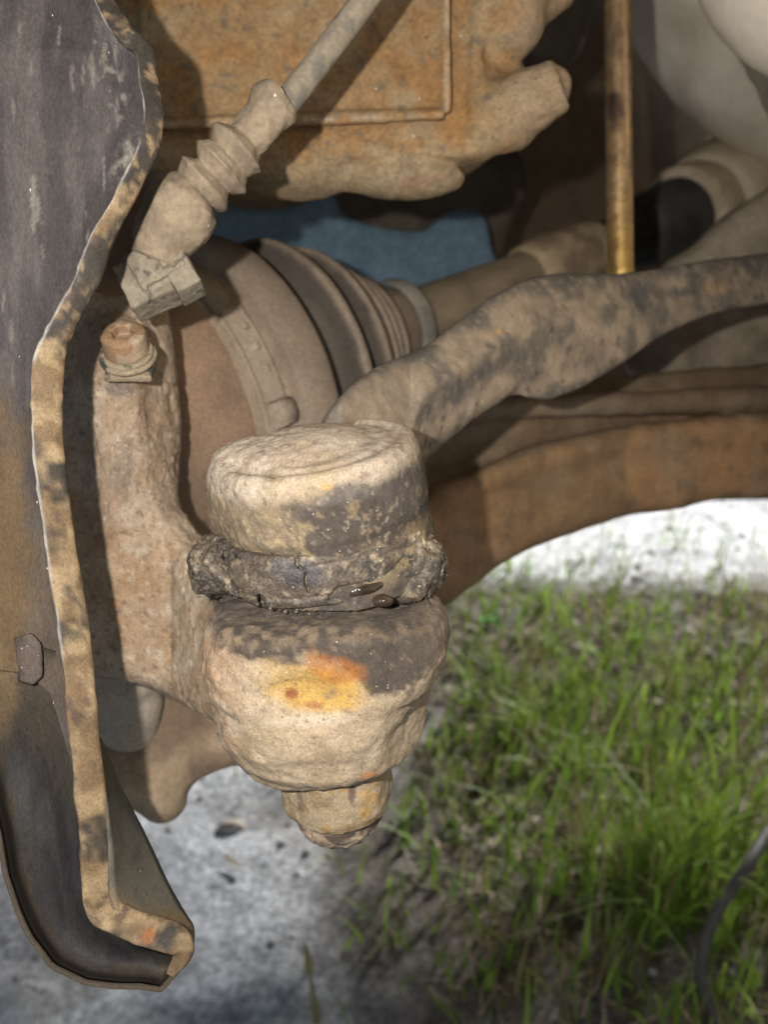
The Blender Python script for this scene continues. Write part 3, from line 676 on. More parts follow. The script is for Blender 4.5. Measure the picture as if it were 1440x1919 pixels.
# ---- caliper
def caliper():
    t = thing('brake_caliper', 'rusty cast iron brake caliper above the axle boot', 'brake caliper', W(C(600, 370, .27)))
    main = curve([(200, -60), (300, -80), (700, -80), (915, -60), (915, 60), (932, 92), (962, 112), (1000, 126), (1040, 130), (1052, 160), (1038, 205), (1012, 245), (982, 276), (925, 284), (905, 300), (800, 300), (640, 330), (560, 345), (480, 340), (380, 340), (260, 330), (200, 240)], 5)
    panel = [(250, -80), (838, -80), (838, 205), (825, 218), (400, 232), (250, 236)]
    foot = curve([(260, 240), (900, 240), (915, 300), (872, 340), (800, 368), (735, 374), (660, 352), (600, 368), (520, 385), (440, 382), (330, 365), (250, 330)], 5)
    def f(p):
        d = slab(p, main, .258, .055, .010)
        q = slab(p, panel, .2545, .03, .0015)
        d = smin(d, q, .002)
        b = slab(p, foot, lambda x, y: .258+np.clip(y-290, 0, 120)*.00035, .04, .012)
        d = smin(d, b, .005)+.0013
        d = smin(d, ellip(p, C(755, 334, .268), (.0185, .0060, .0085)), .0028)
        d = smin(d, ellip(p, C(560, 330, .272), (.0165, .0070, .010)), .006)
        d = smin(d, capsule(p, C(950, 215, .262), C(1030, 165, .258), .0095, .0065), .005)
        pa = C(955, 208, .260); pb = C(1046, 163, .256); d = smin(d, lathe_sdf(p, pa, pb, [(0, .0088), (.0085, .0085), (.0120, .0076), (.0158, .0074)], .0006), .0012)
        d = smin(d, capsule(p, C(895, -60, .259), C(893, 250, .259), .0016, .0016), .003)
        d = smin(d, capsule(p, C(960, -40, .262), C(962, 45, .262), .012, .0095), .006)
        d = smin(d, capsule(p, C(975, 30, .266), C(1035, -30, .266), .0075, .0085), .003)
        return smin(d, np.minimum(capsule(p, C(250, 236, .2550), C(825, 216, .2550), .0012, .0012), capsule(p, C(838, 205, .2550), C(838, -60, .2550), .0012, .0012)), .003)
    def pt(v, n):
        c = paint(len(v), (.24, .15, .072)); c = mixc(c, (.27, .195, .11), sst(fbm(v, .012, 4, 111), .45, .62)*.8)
        c = mixc(c, (.24, .115, .035), sst(fbm(v, .008, 4, 112), .42, .62)*.6); c = mixc(c, (.10, .09, .075), sst(fbm(v, .003, 3, 113), .6, .75)*.6)
        x, y = pxy(v); c = mixc(c, (.20, .155, .095), sst(y, 275, 330)*.7); c = mixc(c, (.25, .19, .125), sst(x, 930, 1000)*.6)
        ln = np.maximum(np.exp(-((x-838)/5)**2)*(y < 212), np.exp(-((y-np.interp(x, [250, 825], [236, 216]))/5)**2)*(x < 832)); c = mixc(c, (.33, .27, .19), ln*sst(fbm(v, .005, 3, 117), .35, .55)*.7)
        return mixc(c, (.24, .13, .08), blob(v, 790, 338, 60, 14, -12)*.5)
    lo, hi = bbox((190, -70, 1075, 400), .245, .33)
    sdf_part('casting', f, lo, hi, .0010, M['caliper'], t, pt, lambda v, n: (fbm(v, .003, 4, 115)-.5)*.0009+(fbm(v, .03, 2, 116)-.5)*.0015)
caliper()

# ================================================================== steering knuckle
def kn_ridge(y): return np.interp(y, [560, 700, 820, 940, 1010, 1060, 1110], [262, 252, 262, 288, 325, 370, 425])
BD = .187
def knuckle():
    t = thing('steering_knuckle', 'dusty cast steering knuckle with a rust stained boss below the split rubber boot', 'steering knuckle', W(C(620, 1465, BD)))
    ub = nrm(C(610, 1150, .187)-C(632, 1465, .189+.0)); ub = nrm(VUP+np.array([-.06, 0, 0]))
    B0 = C(634, 1384, .190)
    arm = curve([(60, 560), (200, 556), (296, 556), (316, 600), (330, 690), (337, 790), (333, 930), (352, 972), (392, 1025), (440, 1090), (500, 1140), (560, 1200), (560, 1380), (470, 1385), (420, 1362), (350, 1322), (280, 1290), (215, 1272), (120, 1262), (60, 1250)], 6)
    def front(x, y):
        s = np.clip(x-kn_ridge(y), 0, 100)
        return .226-np.clip(x-320, 0, 140)*.00025*sst(y, 980, 1120)+s*.00013*(1-sst(y, 1000, 1120))+np.clip(1000-y, 0, 500)*.000008
    def f(p):
        d = lathe_sdf(p, B0, B0+ub, [(-.0005, .0158), (.0005, .0168), (.0025, .0186), (.007, .0196), (.0125, .0200), (.0320, .0205)], .0015)
        # forged flats on the boss
        nf = nrm((-.06, -.33, -1)); d = smax(d, (p-B0)@nf-.0180, .0020)
        n2 = nrm((.85, -.20, -.50)); d = smax(d, (p-B0)@n2-.0168, .0006)
        lip = lathe_sdf(p, B0, B0+ub, [(.0120, .0188), (.0158, .0202), (.0180, .0232), (.0235, .0246), (.0275, .0243), (.0305, .0230), (.0317, .0205)], .0018)
        sh = sst((p-B0)@nrm((1, 0, 0)), .004, .012)          # the step under the lip fades out towards the front left
        lip = smax(lip, (p-B0)@nrm((-.06, -.10, -1))-(.0196+.0022*sst((p-B0)@ub, .012, .022)), .004)
        d = smin(d, lip, .0075-.0045*sh)
        a = slab(p, arm, front, .030, .007)
        a = smin(a, capsule(p, C(470, 1240, .200), C(540, 1290, .187), .0070, .0140), .012)
        a = smin(a, capsule(p, C(470, 1370, .197), C(530, 1330, .190), .006, .0105), .010)
        d = smin(d, a, .012)
        # pad round the sensor bolt and the vertical rib
        d = smin(d, capsule(p, C(215, 640, .226), C(215, 720, .227), .006, .005), .008)
        d = smin(d, capsule(p, C(205, 700, .226), C(235, 960, .227), .0045, .0035), .009)
        # recess pocket low on the boss, stud pocket on top
        d = smax(d, -ellip(p, C(565, 1325, .1645), (.0075, .0045, .0022)), .003)
        return d
    def disp(v, n):
        x, y = pxy(v); r = sst(x, 300, 430)*sst(y, 1120, 1200)
        return (fbm(v, .003, 3, 121)-.5)*(.0005+.0001*r)+(fbm(v, .011, 4, 122)-.5)*(.0014-.0008*r)+(fbm(v, .0012, 2, 123)-.5)*.0003-.0006*sst(fbm(v, .0045, 3, 120), .62, .72)*(1-.7*r)+.00035*sst(fbm(v, .0025, 3, 119), .50, .58)*sst(fbm(v, .02, 2, 118), .4, .6)
    def pt(v, n):
        x, y = pxy(v); N = lambda sz, s, o=4: fbm(v, sz, o, s)
        c = paint(len(v), (.36, .28, .195))
        c = mixc(c, (.25, .165, .10), sst(N(.014, 131), .42, .6)*.8)
        c = mixc(c, (.25, .145, .07), sst(N(.006, 132), .52, .70)*.5*(1-sst(x, 430, 520)))
        c = mixc(c, (.38, .31, .225), sst(N(.004, 133), .5, .68)*.7*sst(y, 1080, 1200))
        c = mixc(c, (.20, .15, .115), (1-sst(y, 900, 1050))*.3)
        c = mixc(c, (.08, .065, .055), blob(v, 232, 880, 22, 70, 0)*.4); c = mixc(c, (.10, .09, .085), blob(v, 225, 730, 35, 14)*.6)
        c = mixc(c, (.12, .09, .065), sst(N(.0011, 147, 2), .66, .76)*.6); c = mixc(c, (.40, .34, .26), sst(N(.0013, 148, 2), .68, .76)*.5)
        # the boss: pale dust below, black grease above, rust between
        bs = sst(x, 400, 480)*sst(y, 1100, 1140)
        c = mixc(c, (.285, .22, .145), bs*.85); c = mixc(c, (.235, .175, .105), bs*sst(N(.005, 134), .5, .62)*.6)
        lipy = np.interp(x, [400, 470, 520, 620, 700, 760, 800, 840], [1215, 1235, 1245, 1235, 1300, 1292, 1262, 1215])+(N(.006, 135)-.5)*46+(N(.0012, 136)-.5)*40
        up = 1-sst(y-lipy, -10, 10); up = up*sst(x+(N(.007, 137)-.5)*60, 385, 425)
        c = mixc(c, (.034, .027, .023), up*.93)
        yt = np.interp(x, [400, 520, 700, 840], [1215, 1200, 1190, 1175])
        c = mixc(c, (.16, .118, .075), up*(1-sst(y-yt, -12, 26))*sst(N(.0018, 138), .40, .58)*.9)
        c = mixc(c, (.055, .045, .038), up*(1-sst(y+(N(.002, 146)-.5)*50, 1150, 1200))*.75)
        c = mixc(c, (.17, .13, .095), up*sst(x, 780, 830)*.7)
        c = mixc(c, (.36, .215, .045), blob(v, 600, 1290, 120, 46, 8, .5, 139, .45, .005)*.85)
        c = mixc(c, (.24, .085, .015), blob(v, 628, 1254, 58, 30, 14, .6, 140, .5, .004)*.7)
        c = mixc(c, (.17, .05, .02), blob(v, 545, 1300, 15, 12, 0, .5, 141, .5)*.9); c = mixc(c, (.20, .08, .03), blob(v, 588, 1322, 22, 9, 0, .6, 142, .5)*.8)
        c = mixc(c, (.20, .14, .07), blob(v, 620, 1302, 14, 9, -20, .5, 143, .5)*.8)
        c = mixc(c, (.36, .30, .22), blob(v, 580, 1352, 90, 14, -4, .6, 144, .5)*.7)
        c = mixc(c, (.30, .12, .03), blob(v, 690, 1453, 26, 8, -14, .6, 145, .4)*.8)
        c = mixc(c, (.14, .10, .07), sst(N(.0010, 149, 2), .70, .78)*.6)
        return c
    lo, hi = bbox((110, 545, 880, 1490), .155, .27)
    sdf_part('casting', f, lo, hi, .00058, M['cast'], t, pt, disp)
    # sensor bolt with socket head, washers and clip
    ax = nrm((.02, .66, -.75)); b0 = C(238, 660, .214)
    def hexhead(p):
        d = lathe_sdf(p, b0, b0+ax, [(.0, .0054), (.0056, .0053), (.0062, .0047)], .0012)
        q = (p-b0); tt = q@ax; x = nrm(np.cross(ax, [1, 0, 0])); y_ = np.cross(ax, x); a = q@x; b = q@y_
        hx = np.maximum(np.maximum(np.abs(a), np.abs(a*.5+b*.866)), np.abs(a*.5-b*.866))-.0023
        return smax(d, -np.maximum(hx, .0036-tt), .0005)
    lo = b0-.011; hi = b0+.012
    sdf_part('sensor_bolt', hexhead, lo, hi, .0003, M['rim'], t, lambda v, n: mixc(paint(len(v), (.23, .14, .08)), (.28, .21, .14), sst(fbm(v, .004, 3, 151), .4, .6)), lambda v, n: (fbm(v, .003, 3, 152)-.5)*.0003)
    def wsh(p):
        d = lathe_sdf(p, b0-ax*.0022, b0+ax, [(0, .0068), (.0014, .0070)], .0006)
        d = smin(d, lathe_sdf(p, b0-ax*.0006, b0+ax, [(0, .0064), (.0010, .0062)], .0005), .0003)
        return np.minimum(d, box(p, b0-ax*.0042+np.array([.0003, 0, 0]), (.0058, .0010, .0052), frame((1, 0, 0), ax), .0006))
    sdf_part('bolt_washer', wsh, lo-np.array([0, .004, 0]), hi, .0003, M['cast'], t, lambda v, n: mixc(paint(len(v), (.25, .195, .13)), (.04, .05, .045), sst(fbm(v, .003, 3, 153), .55, .7)), lambda v, n: (fbm(v, .003, 3, 154)-.5)*.0003)
knuckle()

# ================================================================== tie rod end
HA = nrm(VUP+np.array([-.16, 0, 0])); H0 = C(629, 1042, .186)          # foot of the socket housing, and its axis
def tie_rod():
    t = thing('tie_rod_end', 'greasy tie rod end with a torn boot and a long forged rod reaching right', 'tie rod', W(C(620, 1140, BD)))
    xax = nrm(np.cross(HA, [0, 0, 1]))
    def hf(p):
        d = lathe_sdf(p, H0, H0+HA, [(-.004, .0205), (.001, .0212), (.0045, .0213), (.0058, .0209), (.0100, .0209), (.0112, .0212), (.018, .0210), (.0222, .0206), (.0237, .0200), (.0243, .0192)], .0008)
        top = H0+HA*.0238
        d = smin(d, ellip(p, top-xax*-.000+np.array([-.0035, 0, .0005]), (.0140, .0036, .0125), frame(nrm(xax*-1), HA)), .0022)
        q = p-top; tt = q@HA; rad = np.linalg.norm(q-tt[:, None]*HA, axis=1)
        d = smax(d, -(np.sqrt((rad-.0164)**2+(tt-.0010)**2)-.0011), .0012)
        # the heap of caked dirt on the left shoulder
        d = smin(d, ellip(p, C(455, 915, .181), (.0060, .0080, .0060)), .006)
        d = smin(d, ellip(p, C(430, 960, .187), (.0035, .0080, .0060)), .005)
        # neck to the forged arm, behind
        return d
    def hd(v, n):
        x, y = pxy(v); L = 1-sst(x, 480, 640)
        return (fbm(v, .010, 4, 161)-.5)*.0006+(fbm(v, .0025, 3, 162)-.5)*(.0003+.0006*L)+(fbm(v, .0011, 2, 163)-.5)*(.0002+.0002*L)
    def hp(v, n):
        x, y = pxy(v); N = lambda sz, s, o=4: fbm(v, sz, o, s); tt = (v-H0)@HA
        c = paint(len(v), (.27, .21, .15))
        L = sst(x+(N(.009, 171)-.5)*170+(N(.002, 170)-.5)*70-(y-950)*.2, 450, 580)
        side = 1-sst(tt+(N(.006, 172)-.5)*.004, .0185, .0218)
        c = mixc(c, (.135, .10, .06), side*.85)
        c = mixc(c, (.038, .030, .026), side*L*.9); c = mixc(c, (.22, .16, .085), side*sst(N(.0025, 173), .55, .66)*.6*(1-sst(x, 700, 760)*.4))
        c = mixc(c, (.22, .165, .09), side*(1-sst(tt, .006, .010))*sst(N(.004, 174), .38, .5)*.7)
        c = mixc(c, (.08, .068, .06), blob(v, 640, 925, 70, 26, -8, .6, 175)*.8); c = mixc(c, (.40, .20, .06), blob(v, 612, 912, 16, 8, -5)*.8); c = mixc(c, (.42, .18, .06), blob(v, 683, 893, 5, 5)*.9)
        c = mixc(c, (.07, .058, .05), side*sst(x, 690, 720)*blob(v, 745, 920, 60, 60, 0, .6, 176)*.7)
        c = mixc(c, (.25, .19, .105), (1-side)*sst(N(.005, 177), .5, .66)*.5*blob(v, 560, 900, 170, 50, -8)); c = mixc(c, (.32, .27, .21), (1-side)*sst(N(.008, 178), .45, .6)*.6)
        c = mixc(c, (.22, .18, .14), blob(v, 710, 850, 60, 9, -22, .6, 179, .5)*.7)
        c = mixc(c, (.30, .24, .16), sst(N(.0009, 180, 2), .66, .76)*.35); c = mixc(c, (.07, .055, .045), sst(N(.0012, 181, 2), .68, .76)*.5)
        c = mixc(c, (.06, .05, .045), (1-sst(tt, -.002, .0035))*.7)
        return c
    sdf_part('socket_housing', hf, *bbox((380, 770, 860, 1100), .158, .222), .00042, M['housing'], t, hp, hd)
    # torn boot
    u2 = nrm(VUP+np.array([-.09, 0, 0])); K0 = C(618, 1090, .187); u2 = nrm(VUP+np.array([-.13, 0, 0]))
    cracks = [([(553, 1040), (560, 1062), (572, 1078), (578, 1110)], 2.6), ([(752, 1048), (744, 1066), (752, 1078), (738, 1092), (742, 1106), (722, 1126)], 3.6),
              ([(412, 1020), (424, 1036), (420, 1046)], 4.5), ([(446, 1112), (452, 1128)], 6), ([(486, 1118), (492, 1134)], 6), ([(590, 1112), (640, 1122), (700, 1128), (726, 1122)], 2.2), ([(436, 1036), (452, 1044)], 3)]
    def bf(p):
        d = lathe_sdf(p, K0, K0+u2, [(-.0085, .0190), (-.005, .0178), (-.001, .0172), (.0022, .0180), (.0040, .0200), (.0047, .0213), (.0060, .0216), (.0066, .0212), (.0072, .0215), (.0100, .0217), (.0128, .0217), (.0133, .0208), (.0146, .0204)], .0007)
        tw = p-K0; an = np.arctan2(tw[:, 0], -tw[:, 2]); d = d+.00025*np.sin(an*5+1)+.00015*np.sin(an*9+tw@u2*500)
        d = smin(d, ellip(p, C(415, 1060, .184), (.0068, .0058, .0085), frame((1, -.5, 0), (.5, 1, 0))), .004)
        d = smin(d, ellip(p, C(392, 1078, .188), (.0035, .0042, .0055)), .003)
        d = smin(d, ellip(p, C(775, 1060, .181), (.0068, .0068, .0085), frame((1, .6, 0), (-.6, 1, 0))), .003)
        d = smin(d, ellip(p, C(762, 1100, .176), (.0042, .0036, .0040)), .0015)
        d = smax(d, -(ellip(p, C(672, 1106, .1655), (.0055, .0016, .0030), frame((1, .22, 0), (0, 1, 0)))+(fbm(p, .002, 2, 180)-.5)*.0022), .0006)
        x_, y_ = pxy(p); m = (p[:, 2] < .182)
        xs = x_[m]+(fbm(p[m], .0012, 2, 188)-.5)*14; ys = y_[m]+(fbm(p[m], .0012, 2, 189)-.5)*14
        for ck, wd in cracks:
            dd = np.full(xs.shape, 1e9)
            for a, b in zip(ck, ck[1:]):
                ax_, ay_ = a; ex_, ey_ = b[0]-ax_, b[1]-ay_; t_ = np.clip(((xs-ax_)*ex_+(ys-ay_)*ey_)/(ex_**2+ey_**2), 0, 1)
                dd = np.minimum(dd, np.hypot(xs-ax_-ex_*t_, ys-ay_-ey_*t_))
            cut = (dd-wd)*.17/F; dep = p[m][:, 2]-.1705-.006*np.minimum(1, np.abs(xs-610)/200)**2
            dm = d[m]; d[m] = np.maximum(dm, -np.maximum(cut, dep))
        return d
    def bd(v, n):
        x, y = pxy(v); e = sst(np.abs(x-600), 130, 210)
        return (fbm(v, .008, 4, 181)-.5)*.0007+(fbm(v, .0022, 3, 182)-.5)*(.0003+.0020*e)+(fbm(v, .001, 2, 183)-.5)*(.00015+.0008*e)
    def bp(v, n):
        x, y = pxy(v); N = lambda sz, s, o=4: fbm(v, sz, o, s)
        c = paint(len(v), (.07, .054, .04)); e = sst(np.abs(x-600)+(N(.006, 184)-.5)*120, 90, 190)
        c = mixc(c, (.16, .125, .085), e*sst(N(.0025, 185), .45, .6)*.8); c = mixc(c, (.05, .043, .038), sst(N(.005, 186), .5, .6)*.7)
        c = mixc(c, (.24, .19, .125), sst(N(.0016, 187), .6, .7)*.6); c = mixc(c, (.045, .045, .05), blob(v, 555, 1075, 60, 26, 5)*.7)
        c = mixc(c, (.045, .036, .03), sst(y, 1115, 1130)*.6); c = mixc(c, (.33, .27, .19), blob(v, 800, 1010, 36, 22, 20)*.8)
        return c
    sdf_part('rubber_boot', bf, *bbox((345, 970, 870, 1200), .155, .222), .00040, M['rubber'], t, bp, bd)
    def gf(p): return smin(ellip(p, C(672, 1106, .1674), (.0048, .0013, .0016), frame((1, .22, 0), (0, 1, 0))), ellip(p, C(716, 1126, .168), (.002, .0012, .0014)), .001)
    sdf_part('grease', gf, *bbox((600, 1090, 760, 1150), .160, .172), .0003, M['goo'], t, None, lambda v, n: (fbm(v, .002, 3, 191)-.5)*.0009)
    # rod
    top = [(590, 850), (602, 792), (645, 735), (715, 685), (790, 655), (835, 622), (880, 588), (930, 550), (985, 524), (1050, 514), (1150, 512), (1240, 502), (1330, 488), (1440, 474), (1520, 462)]
    bot = [(1520, 548), (1440, 568), (1370, 580), (1300, 602), (1240, 630), (1190, 662), (1130, 703), (1080, 732), (1030, 749), (990, 748), (965, 742), (925, 762), (870, 800), (830, 835), (800, 862), (770, 880), (650, 900)]
    R = curve(top+bot, 5); fd = lambda x, y: .186+np.clip(x-640, 0, 900)*.000165
    ridge = lambda x: np.interp(x, [640, 770, 790, 850, 960, 1060, 1200, 1440], [760, 800, 745, 700, 628, 600, 590, 540])
    def rf(p):
        def fr(x, y):
            r = ridge(x); up_ = np.clip(r-y, 0, 200)/60; dn = np.clip(y-r, 0, 200)/60; w = 1-.55*sst(x, 960, 1200)
            return fd(x, y)+(.0052*up_+.0030*dn)*w
        d = slab(p, R, fr, lambda x, y: .016+0*x, .0035)
        # ridge of the forging and the dip beneath it
        d = smin(d, capsule(p, C(880, 760, .232), C(1010, 690, .2535), .0016, .0014), .003)
        d = smin(d, capsule(p, C(1010, 690, .2535), C(1160, 640, .278), .0014, .0012), .003)
        return d
    def rp(v, n):
        x, y = pxy(v); N = lambda sz, s, o=4: fbm(v, sz, o, s)
        c = mixc(paint(len(v), (.19, .145, .10)), (.25, .19, .13), sst(N(.012, 201), .42, .6)); c = mixc(c, (.075, .068, .06), sst(N(.009, 202), .46, .66)*.7)
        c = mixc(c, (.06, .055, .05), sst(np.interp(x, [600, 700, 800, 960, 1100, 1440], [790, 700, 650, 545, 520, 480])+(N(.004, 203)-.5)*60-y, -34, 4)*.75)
        for cx, cy, rx, ry, a in ((850, 745, 45, 26, -35), (1200, 570, 26, 46, 10), (900, 700, 60, 16, -30), (1060, 560, 16, 10, 0), (1290, 545, 60, 14, -10)): c = mixc(c, (.06, .056, .055), blob(v, cx, cy, rx, ry, a, .9, 204, .6, .004)*.8)
        c = mixc(c, (.42, .24, .09), blob(v, 935, 622, 8, 6)*.8); c = mixc(c, (.38, .25, .12), blob(v, 1330, 540, 30, 14, 0, .8, 205, .6)*.5)
        c = mixc(c, (.05, .045, .04), sst(N(.0022, 206), .66, .74)*.7)
        c = mixc(c, (.30, .235, .165), sst(N(.0014, 210, 2), .66, .78)*.4); return mixc(c, (.25, .195, .14), blob(v, 720, 750, 90, 60, -30, .7)*.7)
    sdf_part('rod', rf, *bbox((575, 440, 1540, 915), .175, .345), .00085, M['arm'], t, rp, lambda v, n: (fbm(v, .02, 4, 207)-.5)*.0014+(fbm(v, .004, 3, 208)-.5)*.0004+(fbm(v, .0015, 2, 209)-.5)*.0002)
    # nut and stud under the boss
    un = nrm(VUP+np.array([-.04, 0, 0])); N0 = C(628, 1412, .190)
    def nf_(p):
        d = lathe_sdf(p, N0-un*.0128, N0, [(0, .0098), (.0010, .0114), (.003, .0121), (.013, .0125), (.0165, .0125)], .0014)
        q = p-N0; x = nrm(np.cross(un, [0, 0, 1])); y = np.cross(un, x); a = q@x; b = q@y
        for k in range(6):
            th = k*pi/3+.28; d = smax(d, a*cos(th)+b*sin(th)-.0116, .0008)
        return d
    def np_(v, n):
        N = lambda sz, s, o=4: fbm(v, sz, o, s); c = mixc(paint(len(v), (.28, .215, .135)), (.215, .155, .085), sst(N(.005, 211), .45, .6)); c = mixc(c, (.32, .18, .05), sst(N(.0028, 212), .62, .7)*.6)
        c = mixc(c, (.09, .06, .05), blob(v, 660, 1490, 8, 22, 4, .5, 213, .6)*.85); c = mixc(c, (.12, .085, .06), blob(v, 562, 1500, 7, 34, -8, .5, 214, .6)*.7); return mixc(c, (.25, .11, .04), blob(v, 700, 1545, 18, 12, -30)*.6)
    nut = sdf_part('nut', nf_, *bbox((500, 1420, 760, 1590), .172, .206), .00035, M['cast'], t, np_, lambda v, n: (fbm(v, .004, 4, 215)-.5)*.0012+(fbm(v, .0012, 2, 216)-.5)*.0003)
    def sf(p):
        d = lathe_sdf(p, N0-un*.0200, N0, [(0, .0045), (.0012, .0075), (.004, .0095), (.0105, .0102)], .002)
        return d
    sdf_part('stud_end', sf, *bbox((510, 1500, 750, 1640), .170, .206), .00035, M['cast'], t, lambda v, n: mixc(paint(len(v), (.25, .19, .13)), (.10, .075, .055), sst(fbm(v, .003, 3, 217), .48, .6)), lambda v, n: (fbm(v, .003, 3, 218)-.5)*.0014+(fbm(v, .0012, 3, 219)-.5)*.0010)
    # crumbs of dirt clinging to the boot and the lip of the boss
    protos = [rock_mesh(1, s+20, 1, (1, 1, .9)) for s in range(4)]; V = []; Fc = []; c = []; off = 0
    def crumb(p, r):
        nonlocal off
        v, f = protos[rng.integers(4)]; V.append(W(p+v*r)); Fc.append(np.array(f)+off); off += len(v); c.append(np.tile(np.array([.075, .058, .042])*rng.uniform(.4, 1.6), (len(v), 1)))
    v0, q0 = surface(lambda p: bf(p), *bbox((345, 970, 870, 1200), .155, .222), .0011)
    fr = v0[(grad(bf, v0)[:, 2] < .1)]
    x, y = pxy(fr); w = .15+sst(np.abs(x-600), 120, 200)+1.3*sst(y, 1118, 1140); w /= w.sum()
    for p in fr[rng.choice(len(fr), 900, p=w)]: crumb(p+rng.normal(0, .0003, 3), .00012+.0004*rng.uniform()**3)
    o = mesh_obj('dirt_crumbs', np.concatenate(V), np.concatenate(Fc), M['cast'], t, np.concatenate(c)); o['kind'] = 'stuff'
tie_rod()

# ================================================================== sensor lead
def sensor():
    t = thing('sensor_lead', 'dust caked sensor lead with a ribbed sleeve crossing in front of the caliper', 'cable', W(C(300, 560, .205)))
    V, Q = tube([C(735, -70, .205), C(640, 60, .203), C(520, 215, .201)], .00305, 28, sub=24)
    c = mixc(paint(len(V), (.20, .165, .12)), (.085, .085, .08), sst(fbm(V, .006, 4, 221), .5, .6)*.6)
    mesh_obj('cable', W(V), Q, M['sleeve'], t, c)
    path = [(527, 183), (515, 196), (497, 222), (478, 246), (462, 264), (446, 280), (430, 298), (414, 314), (398, 330), (382, 345), (366, 358), (350, 378), (334, 404), (318, 432), (303, 460), (290, 490)]
    rad = [40, 47, 41, 42, 37, 60, 43, 62, 42, 63, 44, 68, 70, 64, 52, 47]
    pts = [C(a, b, .201) for a, b in path]; rr = [r*.201/F for r in rad]
    V, Q = tube(pts, rr, 72, sub=7); Qa = [q for q in Q if len(q) == 4]; N = vnormals(V, Qa)
    V = V+N*((fbm(V, .006, 3, 223)-.5)*.0022+(fbm(V, .0016, 3, 224)-.5)*.0006)[:, None]
    mesh_obj('sleeve', W(V), Q, M['sleeve'], t, mixc(paint(len(V), (.22, .17, .115)), (.17, .13, .09), sst(fbm(V, .005, 4, 225), .45, .62)))
    def cf(p):
        ax = frame((.86, .50, .1), (-.50, .86, .15)); d = box(p, C(305, 505, .204), (.0063, .0050, .0050), ax, .0008)
        d = smin(d, box(p, C(278, 535, .2045), (.0056, .0056, .0046), frame((.90, .42, .1), (-.42, .90, .15)), .0007), .0008)
        d = smin(d, box(p, C(338, 512, .2015), (.0030, .0058, .0042), ax, .0006), .0006)
        d = smax(d, -box(p, C(318, 505, .1982), (.0036, .0009, .0010), ax, .0002), .0003)
        d = smax(d, -box(p, C(300, 530, .1990), (.0030, .0007, .0010), ax, .0002), .0003)
        return d
    sdf_part('connector', cf, *bbox((225, 430, 385, 590), .192, .218), .00038, M['sleeve'], t, lambda v, n: mixc(mixc(paint(len(v), (.20, .17, .125)), (.15, .125, .09), sst(fbm(v, .005, 4, 227), .45, .6)), (.05, .045, .04), sst(fbm(v, .002, 3, 228), .62, .7)*.7), lambda v, n: (fbm(v, .003, 3, 229)-.5)*.0005)
sensor()

